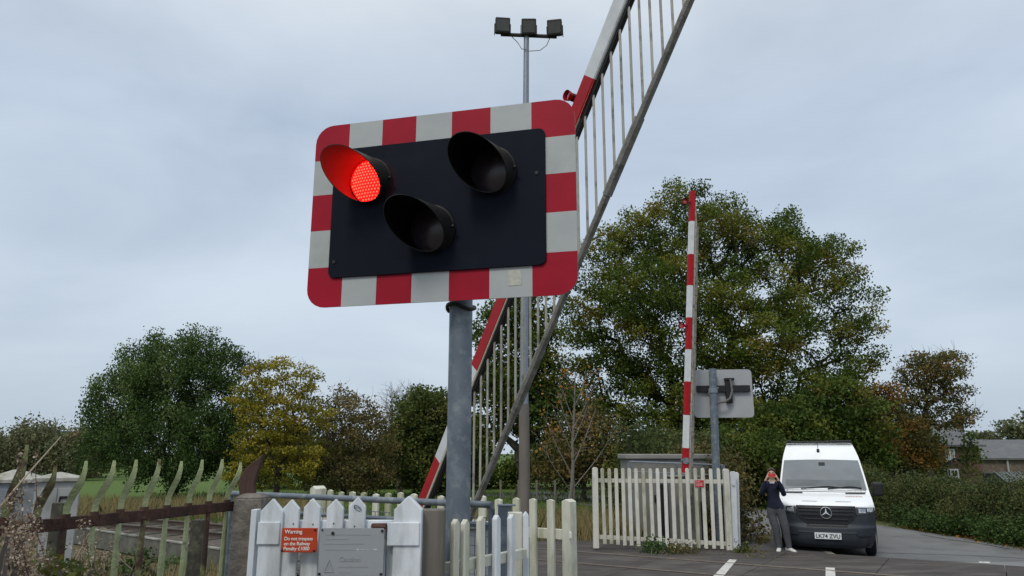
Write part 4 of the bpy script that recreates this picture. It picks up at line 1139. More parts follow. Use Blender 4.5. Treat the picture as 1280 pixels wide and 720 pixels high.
mb.build('end_plank', 'rust_timber', sf, bevel=.003)

# old sleeper posts beyond the spiked fence
post('timber_post', 'dark square timber post standing in front of the low concrete edging', 'post', 238.5, 256, 650, 10.6, 'dark_wood', bev=.012)
post('timber_post', 'dark timber post in front of the pale grey equipment cabinets', 'post', 64.5, 78.5, 628.5, 8.8, 'dark_wood', bev=.012)

# ------------------------------------------------------------------ equipment cabinets at the left
def cabinet(px0, px1, apex, pyt, pyb, Y, label, mat, dep, ang):
    a, b = at(px0, pyt, Y), at(px1, pyt, Y); w_ = b.x - a.x; h = a.z
    c = Vector(((a.x + b.x) / 2, Y + dep / 2, 0))
    t = thing('equipment_cabinet', label, 'cabinet', c); t.rotation_euler.z = ang
    mb = MB(); mb.box((0, 0, h / 2), (w_, dep, h)); mb.build('cabinet_body', mat, t, local=True, bevel=.012)
    mb = MB(); e = .045; rt = h + apex
    L1 = [(-w_ / 2 - e, -dep / 2 - e, h + .003), (w_ / 2 + e, -dep / 2 - e, h + .003), (w_ / 2 + e, dep / 2 + e, h + .003), (-w_ / 2 - e, dep / 2 + e, h + .003)]
    L2 = [(x, y, z + .05) for x, y, z in L1]; L3 = [(-w_ * .04, -dep * .12, rt), (w_ * .04, -dep * .12, rt), (w_ * .04, dep * .3, rt), (-w_ * .04, dep * .3, rt)]
    mb.add(L1 + L2 + L3, [(3, 2, 1, 0)] + [(k, (k + 1) % 4, 4 + (k + 1) % 4, 4 + k) for k in range(4)] + [(4 + k, 4 + (k + 1) % 4, 8 + (k + 1) % 4, 8 + k) for k in range(4)] + [(8, 9, 10, 11)])
    mb.build('cabinet_roof', 'cab_roof', t, local=True)
    for sx in (-1, 1):
        mb = MB(); mb.box((sx * w_ * .245, -dep / 2 - .006, h * .5), (w_ * .47, .012, h * .88)); d = mb.build('cabinet_door', mat, t, local=True, bevel=.004)
        mb = MB(); x = sx * w_ * .245 - .06; mb.box((x, -dep / 2 - .022, h * .86), (.10, .02, .035)); mb.tube([(x - .04, -dep / 2 - .03, h * .86), (x - .06, -dep / 2 - .03, h * .74)], .012, n=6); mb.build('door_handle', 'screw', d, local=True)
    mb = MB(); mb.box((.02, -dep / 2 - .03, h * .76), (.10, .03, .10)); mb.build('padlock', 'screw', t, local=True)
    mb = MB(); mb.box((0, 0, .04), (w_ + .2, dep + .2, .08)); mb.build('plinth', 'concrete', t, local=True)
cabinet(37, 86, .13, 602, 712, 11.4, 'pale grey steel cabinet with a pitched roof, behind the spiked fence', 'cabinet', .5, R(30))
cabinet(-28, 33, .20, 604, 712, 11.9, 'blue grey steel cabinet at the left edge, half hidden by dead stalks', 'cabinet_blue', .6, R(24))
# ------------------------------------------------------------------ white van, nose towards the camera
VY = 14.95
VX = gr(1036, 690).x * (VY + .9) / gr(1036, 690).y
van = thing('van', 'white panel van with dark bumper, parked facing us on the lane', 'van', (VX - .13, VY + .55, .006)); van.rotation_euler.z = R(-21.5); van.scale = (.93, .93, .965)
ROWS = [(.16, .20, .84, .42), (.05, .27, .90, .42), (.0, .38, .945, .40), (-.01, .52, .965, .38), (.0, .62, .975, .36), (.05, .68, .98, .33), (.06, .88, .985, .31), (.10, 1.03, .985, .30), (.20, 1.10, .98, .26),
        (.52, 1.20, .97, .18), (.92, 1.31, .955, .10), (1.25, 1.62, .915, .08), (1.60, 1.93, .865, .08), (1.74, 2.06, .84, .10), (1.92, 2.20, .80, .12), (2.2, 2.31, .765, .08), (2.8, 2.37, .755, .02), (4.2, 2.38, .755, 0), (5.75, 2.36, .755, 0)]
def vrow(k):
    k = max(0, min(len(ROWS) - 1.0001, k)); i = int(k); t = k - i
    p0 = ROWS[max(0, i - 1)]; p1 = ROWS[i]; p2 = ROWS[i + 1]; p3 = ROWS[min(len(ROWS) - 1, i + 2)]
    return [.5 * ((2 * b) + (c - a) * t + (2 * a - 5 * b + 4 * c - d) * t * t + (3 * b - a - 3 * c + d) * t ** 3) * .6 + lerp(b, c, t) * .4 for a, b, c, d in zip(p0, p1, p2, p3)]
def vpt(k, s, off=0.0):
    y, z, w_, c = vrow(k)
    p = Vector((w_ * s, y + c * (.35 * s * s + .65 * s ** 6), z))
    if off:
        e = .02; y2, z2, w2, c2 = vrow(k + e); q = Vector((w2 * s, y2 + c2 * (.35 * s * s + .65 * s ** 6), z2))
        s2 = s + .01; r = Vector((w_ * s2, y + c * (.35 * s2 * s2 + .65 * s2 ** 6), z))
        n = (r - p).cross(q - p).normalized()
        p = p + n * off
    return p
def patch(name, k0, k1, s0, s1, mat, off, parent, nk=8, ns=10, shape=None, thick=0):
    mb = MB(); P = []
    for i in range(nk + 1):
        row = []
        for j in range(ns + 1):
            u, v = j / ns, i / nk
            if shape: kk, ss = shape(u, v)
            else: kk, ss = lerp(k0, k1, v), lerp(s0, s1, u)
            row.append(vpt(kk, ss, off))
        P.append(row)
    mb.grid(P); return mb.build(name, mat, parent, local=True, smooth=True)
NR, NS = 80, 28
ks = [i / NR * (len(ROWS) - 1) for i in range(NR + 1)]
mb = MB(); P = [[vpt(k, -1 + 2 * j / NS) for j in range(NS + 1)] for k in ks]
fs = []; vs = [p for r_ in P for p in r_]; mi = []
for i in range(NR):
    for j in range(NS):
        fs.append((i * (NS + 1) + j, i * (NS + 1) + j + 1, (i + 1) * (NS + 1) + j + 1, (i + 1) * (NS + 1) + j))
        mi.append(1 if ks[i] < 6.5 else 0)
mb.v = vs; mb.f = fs; mb.mi = mi
# sides: profile edge down to the sill with the wheel openings cut in
for sgn, jj in ((-1, 0), (1, NS)):
    edge = [P[i][jj] for i in range(NR + 1)]
    def arch(yc): return [Vector((sgn * .985, yc + .43 * math.cos(a), .36 + .43 * math.sin(a))) for a in np.linspace(0, math.pi, 12)]
    bottom = [Vector((sgn * .985, 5.9, .35))] + arch(4.75) + arch(1.02)
    # bands so that the belt bulges outwards
    belt = [Vector((sgn * 1.0, p.y, min(p.z, 1.0))) for p in edge]
    n0 = len(mb.v); mb.v += edge; mb.v += belt
    for i in range(NR):
        if edge[i].z > 1.0: mb.f.append((n0 + i, n0 + i + 1, n0 + NR + 1 + i + 1, n0 + NR + 1 + i)); mb.mi.append(0)
    low = [p for p in belt if p.z < 1.0] 
    poly = [Vector((sgn * 1.0, edge[-1].y, 1.0))] + bottom + [Vector((sgn * .985, p.y, p.z)) for p in edge if p.z < 1.0] + [Vector((sgn * 1.0, [p for p in edge if p.z >= 1.0][0].y, 1.0))]
    n1 = len(mb.v); mb.v += poly; mb.f.append(tuple(range(n1, n1 + len(poly)))); mb.mi.append(0)
n2 = len(mb.v); bk = [Vector((-1, 5.85, .35)), Vector((1, 5.85, .35)), Vector((1, 5.85, 1.0)), Vector((.755, 5.85, 2.36)), Vector((-.755, 5.85, 2.36)), Vector((-1, 5.85, 1.0))]
mb.v += bk; mb.f.append(tuple(range(n2, n2 + 6))); mb.mi.append(0)
body = mb.build('body', ['van_white', 'van_dark'], van, local=True, smooth=True)
mb = MB(); mb.box((0, 3.0, .3), (1.7, 5.4, .16)); mb.build('underbody', 'black', van, local=True)
patch('windscreen', 10.08, 12.35, -.93, .93, 'windscreen', .006, van, 12, 16, shape=lambda u, v: (10.1 + 2.1 * v + .13 * math.sin(u * math.pi), lerp(-.955, .955, u)))
patch('interior_mirror', 11.7, 11.95, -.06, .10, 'black', .010, van, 2, 3)
patch('dashboard_strip', 10.35, 10.75, -.86, .86, M('dashboard_behind_glass', (.085, .10, .112), (.05, .062, .07), 2.5, .15, spec=.8, stretch=(1, 1, 3)), .008, van, 3, 14)  # slightly paler strip for the dashboard seen through the glass
mb = MB()
mb.tube([vpt(10.14, -.5, .02), vpt(10.3, .1, .02), vpt(10.22, .45, .02)], .012, n=5); mb.tube([vpt(10.14, .1, .02), vpt(10.3, .6, .02), vpt(10.22, .85, .02)], .012, n=5); mb.build('wiper', 'black', van, local=True)
patch('scuttle', 9.9, 10.09, -.93, .93, 'black', .004, van, 3, 16)
patch('bonnet_vent', 0, 0, 0, 0, 'black', .005, van, 2, 6, shape=lambda u, v: (9.62 + .22 * v, lerp(-.90, -.47, u)))
patch('bonnet_vent', 0, 0, 0, 0, 'black', .005, van, 2, 6, shape=lambda u, v: (9.62 + .22 * v, lerp(.47, .90, u)))
for s0, s1 in ((-.48, -.16), (.22, .54)):
    patch('bonnet_crease_shade', 0, 0, 0, 0, MAT.setdefault('van_crease_shade', M('shaded_paint_crease', (.38, .40, .42), None, 3, .4)), .003, van, 1, 5, shape=lambda u, v, a=s0, b=s1: (8.22 + .12 * v, lerp(a, b, u)))  # flat grey strips, crease shade painted onto the bonnet
# red print on the bonnet, too small to read
mb = MB()
for i, wd in enumerate((.05, .04, .05, .03, .05, .04, .05)): 
    s = .46 + i * .052; mb.grid([[vpt(9.12 + .02 * i * .2, s, .004), vpt(9.12, s + .035, .004)], [vpt(9.24, s, .004), vpt(9.24, s + .035, .004)]])
mb.build('bonnet_print', 'redprint', van, local=True)
# grille: six sided opening with three slats and the round emblem
def gshape(u, v):
    hw = .60 - .0 * v if v > .45 else lerp(.38, .60, v / .45)
    return (5.02 + 1.98 * v, lerp(-hw, hw, u))
gr_ = patch('grille', 0, 0, 0, 0, 'grille', .012, van, 8, 12, shape=gshape)
for kk, hw in ((5.35, .44), (5.75, .53), (6.15, .57), (6.55, .575)):
    P = []
    mb = MB()
    for i in range(13):
        s = lerp(-hw, hw, i / 12); a = vpt(kk, s, .014); b = vpt(kk + .18, s, .032); c = vpt(kk + .24, s, .014); P.append([a, b, c])
    mb.grid(P); mb.build('grille_slat', 'slat', gr_, local=True)
mb = MB()
L_ = [vpt(*gshape(0, v), .016) for v in np.linspace(0, 1, 9)]; R_ = [vpt(*gshape(1, v), .016) for v in np.linspace(1, 0, 9)]; T_ = [vpt(7.0, s, .016) for s in np.linspace(-.6, .6, 9)]
mb.tube(L_ + T_[1:-1] + R_, .012, n=5); mb.build('grille_frame', 'slat', gr_, local=True)
ec = vpt(6.12, 0, .05); er = .112
mb = MB(); mb.tube([ec + Vector((er * math.cos(a), 0, er * math.sin(a))) for a in np.linspace(0, 2 * math.pi, 33)], .0105, n=6, cap=False)
for a in (90, 210, 330):
    d = Vector((math.cos(R(a)), 0, math.sin(R(a)))); q = Vector((-d.z, 0, d.x)); f = Vector((0, -.012, 0))
    vs = [ec + q * .022 , ec + d * er * .98, ec - q * .022, ec + f + d * .01]
    mb.add(vs, [(0, 1, 3), (1, 2, 3), (2, 0, 3)])
mb.build('emblem', 'chrome', van, local=True)
mb = MB(); mb.tube([ec + Vector((0, .016, 0)), ec + Vector((0, .012, 0))], er, n=28); mb.build('emblem_disc', 'black', van, local=True)
for sg_ in (-1, 1):
    def hs(u, v, g=sg_):
        s = lerp(.615, .985, u); k0 = lerp(5.95, 6.2, u); k1 = lerp(7.0, 6.95, u)
        return (lerp(k0, k1, v), g * s)
    hl = patch('headlight', 0, 0, 0, 0, 'lamp_dark', .010, van, 5, 9, shape=hs)
    def hs2(u, v, g=sg_): return (lerp(6.22, 6.75, v), g * lerp(.66, .80, u))
    patch('headlamp_reflector', 0, 0, 0, 0, 'lamp_glass', .016, hl, 3, 4, shape=hs2)
    def hs3(u, v, g=sg_): return (lerp(6.34, 6.8, v), g * lerp(.83, .95, u))
    patch('headlamp_reflector', 0, 0, 0, 0, 'lamp_glass', .016, hl, 3, 4, shape=hs3)
    def hs4(u, v, g=sg_): return (lerp(6.86, 6.93, v) , g * lerp(.63, .97, u))
    patch('daytime_strip', 0, 0, 0, 0, 'chrome', .016, hl, 1, 8, shape=hs4)
    def ai(u, v, g=sg_): return (lerp(2.6, 3.6, v), g * lerp(.60, .93, u))
    patch('bumper_step', 0, 0, 0, 0, 'van_dark', .025, van, 3, 5, shape=ai)
    mb = MB(); mc = Vector((sg_ * 1.155, 1.28, 1.36)); mb.box(mc, (.23, .14, .30)); mir = mb.build('wing_mirror', 'black', van, local=True, bevel=.05, seg=3)
    mb = MB(); mb.box((sg_ * 1.0, 1.3, 1.25), (.16, .07, .06)); mb.build('mirror_arm', 'black', mir, local=True)
    mb = MB(); mb.box((sg_ * 1.155, 1.353, 1.36), (.18, .006, .24)); mb.build('mirror_glass', 'chrome', mir, local=True)
    side = []
    mb = MB(); x = .955 * sg_
    def sp(y, z): 
        t = max(0, min(1, (z - 1.0) / 1.3)); return Vector((sg_ * (lerp(1.0, .80, t) + .008), y, z))
    mb.add([sp(1.42, 1.28), sp(2.35, 1.22), sp(2.35, 1.88), sp(1.95, 1.9)], [(0, 1, 2, 3)]); mb.build('side_window', 'windscreen', van, local=True)
    for yc in (1.02, 4.75):
        mb = MB(); 
        prof = [(.20, -.09), (.30, -.105), (.335, -.085), (.345, 0), (.335, .085), (.30, .105), (.20, .09)]
        n = 32; vs = []
        for r_, xo in prof:
            for k in range(n): a = 2 * math.pi * k / n; vs.append(Vector((sg_ * .87 + xo, yc + r_ * math.cos(a), .345 + r_ * math.sin(a))))
        mb.add(vs, [(i * n + k, i * n + (k + 1) % n, (i + 1) * n + (k + 1) % n, (i + 1) * n + k) for i in range(len(prof) - 1) for k in range(n)])
        tw = mb.build('wheel', 'tyre', van, local=True, smooth=True)
        mb = MB(); mb.tube([(sg_ * .80, yc, .345), (sg_ * .945, yc, .345)], .215, n=28); mb.tube([(sg_ * .945, yc, .345), (sg_ * .965, yc, .345)], [.08, .06], n=14); mb.build('rim', 'rim', tw, local=True)
patch('lower_grille', 4.1, 4.75, -.42, .42, 'black', .006, van, 3, 8)
patch('bumper_lip', 2.95, 3.25, -.93, .93, MAT.setdefault('bump_hi', M('bumper_ridge', (.05, .06, .072), None, 4, .45)), .012, van, 2, 20)
pz = .455
mb = MB(); mb.box((0, -.03, pz), (.53, .018, .125)); pl = mb.build('number_plate', 'plate', van, local=True, bevel=.004)
text_mesh('registration', 'LK74 ZVU', .112, 'ink', pl, Matrix.Translation((0, -.041, pz - .040)) @ Matrix.Rotation(R(90), 4, 'X'), align='CENTER', local=True, spacing=1.0, bold=.002)
mb = MB(); mb.box((-.05, 2.45, 2.395), (1.42, .22, .035)); mb.box((-.68, 2.4, 2.40), (.1, .16, .07)); mb.box((.5, 2.4, 2.40), (.5, .18, .055)); mb.build('roof_bar', 'black', van, local=True, bevel=.012)
mb = MB(); a = vpt(13.85, -.04, .0); mb.box(a + Vector((0, -.01, .0)), (.06, .08, .09)); mb.tube([a + Vector((0, -.02, .02)), a + Vector((0, .1, .36))], .007, n=5); mb.build('aerial', 'black', van, local=True, bevel=.01)

# ------------------------------------------------------------------ man filming with a red phone
pb = gr(972, 688.5, .124); PH = 1.76
pt_ = thing('person', 'man in navy jumper and grey trousers beside the van, raising a red phone', 'person', (pb.x + .02, pb.y - .05, .1205)); pt_.rotation_euler.z = R(-17); pt_.scale = (.95, .95, .935)
sx = 1.0
V = []; E = []; RAD = []
def j(x, y, z, r, parent=None, r2=None):
    V.append((x, y, z)); RAD.append((r, r2 or r)); 
    if parent is not None: E.append((parent, len(V) - 1))
    return len(V) - 1
hip = j(-.02, .02, .93, .128, None, .115)
wst = j(-.035, .03, 1.07, .150, hip, .112); ch = j(-.045, .03, 1.26, .172, wst, .120); up_ = j(-.05, .02, 1.40, .115, ch, .085)
nk = j(-.05, .0, 1.485, .054, up_, .056); hd = j(-.05, -.025, 1.56, .066, nk, .078); hd2 = j(-.05, -.03, 1.64, .076, hd, .094); hd3 = j(-.05, -.02, 1.705, .060, hd2, .074)
nose = j(-.05, -.128, 1.612, .011, hd2)
for sg_ in (-1, 1):
    j(-.05 + sg_ * .082, -.015, 1.615, .014, hd2, .024)
    cx = -.05
    sh = j(cx + sg_ * .165, .02, 1.395, .070, up_); el = j(cx + sg_ * .232, -.10, 1.17, .056, sh); fa = j(cx + sg_ * .185, -.175, 1.34, .047, el); wr = j(cx + sg_ * .125, -.232, 1.505, .028, fa)
    pm = j(cx + sg_ * .105, -.238, 1.555, .030, wr, .018); kn = j(cx + sg_ * .092, -.236, 1.59, .028, pm, .015)
    # fingers: four behind the phone, thumb in front
    for q, (dx, dz, ln) in enumerate(((.006, .026, .060), (.0, .012, .066), (-.004, -.004, .062), (-.006, -.020, .050))):
        f1 = j(cx + sg_ * (.086 - .004 * q), -.232 + .004, 1.592 + dz * .8, .0085, kn); f2 = j(cx + sg_ * (.066), -.222, 1.598 + dz, .008, f1); f3 = j(cx + sg_ * (.066 - ln * .55), -.222, 1.598 + dz * 1.0, .0072, f2)
    th = j(cx + sg_ * .088, -.262, 1.558, .011, pm); j(cx + sg_ * .066, -.272, 1.575, .009, th)
    # legs: feet apart towards his left
    fx = .0 if sg_ < 0 else .20; fy = -.02 if sg_ < 0 else -.06
    th_ = j(-.02 + sg_ * .098, .02, .84, .120, hip); kne = j(lerp(-.02 + sg_ * .098, fx + .02, .55), -.03, .49, .086, th_); cal = j(lerp(-.02 + sg_ * .098, fx, .78), .0, .31, .080, kne); an = j(fx, .02, .10, .066, cal); j(fx + sg_ * .0, .015, .055, .066, an)
me = bpy.data.meshes.new('person_body'); me.from_pydata(V, E, []); ob = bpy.data.objects.new('tmp_person', me); COL.objects.link(ob)
md = ob.modifiers.new('skin', 'SKIN'); sd_ = ob.modifiers.new('sub', 'SUBSURF'); sd_.levels = 2; sd_.render_levels = 2
for i, v in enumerate(me.skin_vertices[0].data): v.radius = RAD[i]; v.use_root = (i == 0); v.use_loose = False
dg = bpy.context.evaluated_depsgraph_get(); bm_ = bpy.data.meshes.new_from_object(ob.evaluated_get(dg)); bpy.data.objects.remove(ob)
bm_.name = 'body'
bm_.materials.clear()
for k in ('navy', 'trouser', 'skin', 'shirt'): bm_.materials.append(MAT[k])
for p in bm_.polygons:
    c = p.center; p.use_smooth = True
    hand = c.y < -.205 and c.z > 1.485
    head = abs(c.x + .05) < .11 and c.z > 1.47 and c.y > -.2
    if hand or head: p.material_index = 2
    elif abs(c.x + .05) < .045 and c.z > 1.425 and c.y < 0: p.material_index = 3
    elif c.z < .90: p.material_index = 1
bo = bpy.data.objects.new('body', bm_); COL.objects.link(bo); bo.parent = pt_
# hair, eyes, shoes, hem
mb = MB(); rows = []
for i in range(9):
    th = lerp(0, R(112), i / 8); row = []
    for k in range(24):
        ph = 2 * math.pi * k / 24; front = max(0, -math.sin(ph)); t2 = min(th, R(112) - front * R(62))
        n_ = 1 + .06 * math.sin(ph * 9 + i * 2) 
        row.append((-.05 + .088 * math.sin(t2) * math.cos(ph) * n_, -.022 + .108 * math.sin(t2) * math.sin(ph) * n_, 1.665 + .098 * math.cos(t2) * (1 + .05 * math.cos(ph * 5))))
    rows.append(row + [row[0]])
mb.grid(rows); mb.build('hair', 'hair', pt_, local=True, smooth=True)
for sg_ in (-1, 1):
    mb = MB(); mb.tube([(-.05 + sg_ * .031, -.106, 1.642), (-.05 + sg_ * .031, -.116, 1.642)], [.011, .004], n=8); mb.build('eye', 'ink', pt_, local=True)
    mb = MB(); mb.tube([(-.05 + sg_ * .05, -.105, 1.662), (-.05 + sg_ * .03, -.116, 1.667), (-.05 + sg_ * .012, -.114, 1.662)], .004, n=5); mb.build('eyebrow', 'hair', pt_, local=True)
    fx = .0 if sg_ < 0 else .20; fy = -.02 if sg_ < 0 else -.06
    ang = R(-8 if sg_ < 0 else 38)
    mb = MB(); secs = []
    for (t, hw, h) in ((-.085, .030, .055), (-.07, .040, .085), (-.02, .043, .095), (.05, .046, .078), (.12, .050, .058), (.17, .046, .045), (.20, .028, .032)):
        row = []
        for k in range(12):
            a = 2 * math.pi * k / 12; x = hw * math.cos(a); z = max(0.0, h * (.5 + .62 * math.sin(a)))
            row.append((fx + x * math.cos(ang) + t * math.sin(ang), .02 + x * math.sin(ang) - t * math.cos(ang), min(z, h)))
        secs.append(row)
    n = 12; vs = [p for r_ in secs for p in r_]
    mb.add(vs, [(i * n + k, i * n + (k + 1) % n, (i + 1) * n + (k + 1) % n, (i + 1) * n + k) for i in range(6) for k in range(n)] + [tuple(range(n)), tuple(range(6 * n, 7 * n))])
    mb.build('shoe', 'shoe', pt_, local=True, smooth=True)
pc = Matrix.Translation(pt_.location) @ Matrix.Rotation(R(-17), 4, 'Z') @ Vector((-.05 * .95, -.246 * .95, 1.60 * .935))
ph = thing('phone', 'red cased phone held level in both hands of the man by the van', 'phone', pc)
ph.rotation_euler.z = R(-17); mb = MB(); mb.box((0, 0, 0), (.138, .010, .068)); pcse = mb.build('phone_case', 'phone', ph, local=True, bevel=.004)
mb = MB(); mb.box((.05, -.006, .018), (.032, .003, .028)); mb.build('camera_bump', M('phone_camera', (.25, .03, .03), None, 9, .3), ph, local=True, bevel=.001)

# ------------------------------------------------------------------ house and barn behind the right hand hedge
HY = 46.0
def wallbox(x0, x1, z0, z1, y, th): 
    mb = MB(); mb.box(((x0 + x1) / 2, y + th / 2, (z0 + z1) / 2), (x1 - x0, th, z1 - z0)); return mb
a, b = at(1132, 548, HY), at(1222, 548, HY)
ho = thing('house', 'red brick house with white windows and a chimney, half hidden by trees and ivy', 'house', ((a.x + b.x) / 2, HY, 0))
ez = at(1180, 556, HY).z; rz_ = at(1170, 536, HY).z
mb = MB(); dp = 6.0
mb.box(((a.x + b.x) / 2, HY + dp / 2, ez / 2), (b.x - a.x, dp, ez)); mb.build('wall', 'brick', ho)
mb = MB(); e = .3
mb.prism([(b.x + e, HY - e, ez), (b.x + e, HY + dp / 2, rz_ + .3), (b.x + e, HY + dp + e, ez), (b.x + e, HY + dp + e, ez - .12), (b.x + e, HY + dp / 2, rz_ + .15), (b.x + e, HY - e, ez - .12)], (a.x - b.x - 2 * e, 0, 0)); rf_ = mb.build('roof', 'slate', ho)
c = at(1199.5, 545, HY + 2.8); mb = MB(); mb.box((c.x, HY + 2.8, rz_ + .35), (.42, .5, 1.0)); mb.box((c.x, HY + 2.8, rz_ + .85), (.5, .58, .12)); 
mb.tube([(c.x - .1, HY + 2.8, rz_ + .85), (c.x - .1, HY + 2.8, rz_ + 1.15)], .08, n=8); mb.tube([(c.x + .12, HY + 2.8, rz_ + .85), (c.x + .12, HY + 2.8, rz_ + 1.1)], .08, n=8); mb.build('chimney', 'brick', rf_)
for (p0, q0, p1, q1) in ((1179.5, 587, 1198.5, 604.5), (1181, 562, 1193, 574.5)):
    l, r_ = at(p0, q0, HY - .02), at(p1, q1, HY - .02); w_ = r_.x - l.x; h = l.z - r_.z; cx = (l.x + r_.x) / 2; cz = (l.z + r_.z) / 2
    mb = MB(); fr = .09
    for (x, z, sx_, sz_) in ((cx, l.z, w_ + fr, fr), (cx, r_.z, w_ + fr * 2, fr), (l.x, cz, fr, h - fr), (r_.x, cz, fr, h - fr), (cx, cz, .12, h - fr), (cx - w_ * .25, cz + .02, w_ * .4, .06), (cx + w_ * .25, cz + .02, w_ * .4, .06), (cx - w_ * .25, cz, .04, h - fr), (cx + w_ * .25, cz, .04, h - fr)):
        mb.box((x, HY - .05, z), (sx_, .08, sz_))
    f = mb.build('window', 'window_white', ho)
    mb = MB(); mb.box((cx, HY - .015, cz), (w_ - .02, .01, h - .02)); mb.build('pane', 'pane', f)
BY = 52.0
a, b = at(1213, 572, BY), at(1330, 572, BY)
ba = thing('barn', 'long low stone barn with a plain slate roof at the right edge', 'barn', ((a.x + b.x) / 2, BY, 0))
ez = at(1250, 572.5, BY).z; rz_ = at(1250, 549.5, BY + 3.5).z
mb = MB(); mb.box(((a.x + b.x) / 2, BY + 3.5, ez / 2), (b.x - a.x, 7, ez)); mb.build('wall', 'barn_stone', ba)
mb = MB(); e = .25
mb.prism([(b.x + e, BY - e, ez), (b.x + e, BY + 3.5, rz_), (b.x + e, BY + 7 + e, ez), (b.x + e, BY + 7 + e, ez - .12), (b.x + e, BY + 3.5, rz_ - .15), (b.x + e, BY - e, ez - .12)], (a.x - b.x - 2 * e, 0, 0)); mb.build('roof', 'slate', ba)
mb = MB(); p = at(1259.5, 580, BY - .1); mb.tube([(p.x, BY - .1, .2), (p.x, BY - .1, ez)], .07, n=6); mb.build('drainpipe', 'sign_back', ba)
for (p0, p1) in ((1226, 1243), (1250, 1256)):
    l, r_ = at(p0, 592, BY - .03), at(p1, 606, BY - .03); mb = MB(); mb.box(((l.x + r_.x) / 2, BY - .02, l.z / 2), (r_.x - l.x, .05, l.z)); mb.build('doorway', 'black', ba)
l, r_ = at(1222, 590.7, BY - .06), at(1258, 592, BY - .06); mb = MB(); mb.box(((l.x + r_.x) / 2, BY - .06, l.z), (r_.x - l.x, .1, .12)); mb.build('lintel', 'concrete', ba)
# small glasshouse roof behind the hedge
GYh = 38.0
a, b = at(1259, 603, GYh), at(1290, 603, GYh); tz = at(1260, 596, GYh).z; lz = at(1260, 604, GYh).z
gh = thing('greenhouse', 'small pale greenhouse roof just showing above the right hand hedge', 'greenhouse', ((a.x + b.x) / 2, GYh, 0))
mb = MB(); mb.box(((a.x + b.x) / 2, GYh + .9, lz / 2), (b.x - a.x - .04, 1.75, lz)); mb.build('glass_wall', 'pane', gh)
mb = MB(); mb.prism([(a.x, GYh - .05, lz), (a.x, GYh + .9, tz + .2), (a.x, GYh + 1.85, lz)], (b.x - a.x, 0, 0)); mb.build('glass_roof', M('whitewashed_glass', (.11, .125, .12), (.06, .075, .07), 6, .3), gh)
mb = MB()
for i in range(8):
    x = lerp(a.x, b.x, i / 7); mb.tube([(x, GYh - .07, 0), (x, GYh - .07, lz), (x, GYh + .9, tz + .23)], .025, n=4)
mb.build('glazing_bars', 'galv_light', gh)
# far house at the left
a, b = at(46, 566, 85), at(74, 566, 85); ez = at(60, 570, 85).z; rz_ = at(60, 556, 85).z
fh = thing('house', 'distant house with grey roof among trees at far left', 'house', ((a.x + b.x) / 2, 85, 0))
mb = MB(); mb.box(((a.x + b.x) / 2, 88, ez / 2), (b.x - a.x, 6, ez)); mb.build('wall', 'brick', fh)
mb = MB(); mb.prism([(a.x - .3, 84.7, ez), (a.x - .3, 88, rz_), (a.x - .3, 91.3, ez)], (b.x - a.x + .6, 0, 0)); rr_ = mb.build('roof', 'slate', fh)
mb = MB(); mb.box((b.x - .8, 88, rz_ + .4), (.6, .6, 1.2)); mb.build('chimney', 'brick', rr_)
for q in (.2, .65):
    x = lerp(a.x, b.x, q); mb = MB(); mb.box((x, 84.98, ez * .6), (.8, .04, 1.0)); mb.build('window', 'pane', fh)
# ------------------------------------------------------------------ trees and hedges
G = lambda a, b, c: (a, b, c)
MAT['oak'] = leaf_mat('oak_leaves', [(0, (.044, .076, .014)), (.38, (.082, .126, .020)), (.68, (.142, .170, .029)), (.90, (.215, .185, .035)), (1, (.23, .14, .034))], trans=.35)
MAT['oak_dark'] = leaf_mat('dark_oak_leaves', [(0, (.038, .068, .014)), (.5, (.072, .112, .021)), (.84, (.125, .145, .028)), (1, (.18, .12, .03))], trans=.3)
MAT['laurel'] = leaf_mat('dark_green_leaves', [(0, (.032, .062, .016)), (.5, (.062, .108, .028)), (.82, (.105, .160, .044)), (1, (.17, .22, .08))], rough=.45, trans=.28)
MAT['yellow'] = leaf_mat('yellow_autumn_leaves', [(0, (.10, .115, .018)), (.35, (.22, .205, .026)), (.75, (.36, .31, .042)), (1, (.36, .24, .04))], trans=.4)
MAT['brown'] = leaf_mat('brown_autumn_leaves', [(0, (.075, .085, .028)), (.4, (.13, .115, .042)), (.72, (.20, .145, .058)), (1, (.16, .17, .05))], trans=.3)
MAT['olive'] = leaf_mat('olive_leaves', [(0, (.056, .082, .022)), (.5, (.095, .125, .032)), (.85, (.155, .16, .042)), (1, (.20, .14, .04))], trans=.3)
MAT['orange'] = leaf_mat('orange_autumn_leaves', [(0, (0.132, 0.081, 0.022)), (.4, (0.295, 0.136, 0.028)), (.75, (0.419, 0.194, 0.034)), (1, (0.202, 0.171, 0.046))], trans=.3)
MAT['orange_mix'] = leaf_mat('mixed_orange_green_leaves', [(0, (.045, .052, .018)), (.45, (.085, .080, .024)), (.62, (.16, .095, .024)), (.85, (.25, .12, .026)), (1, (.22, .14, .035))], trans=.3)
MAT['autumn'] = leaf_mat('thin_autumn_leaves', [(0, (.06, .078, .024)), (.5, (.115, .118, .034)), (.78, (.18, .13, .04)), (1, (.24, .13, .04))], trans=.35)
MAT['hedge'] = leaf_mat('hedge_leaves', [(0, (.034, .048, .018)), (.45, (.060, .084, .028)), (.8, (.10, .11, .036)), (.95, (.15, .11, .04)), (1, (.24, .13, .04))], trans=.25)
MAT['hedge_brown'] = leaf_mat('browning_hedge_leaves', [(0, (0.053, 0.056, 0.022)), (.45, (0.096, 0.093, 0.031)), (.75, (0.152, 0.124, 0.040)), (1, (0.171, 0.085, 0.046))], trans=.2)
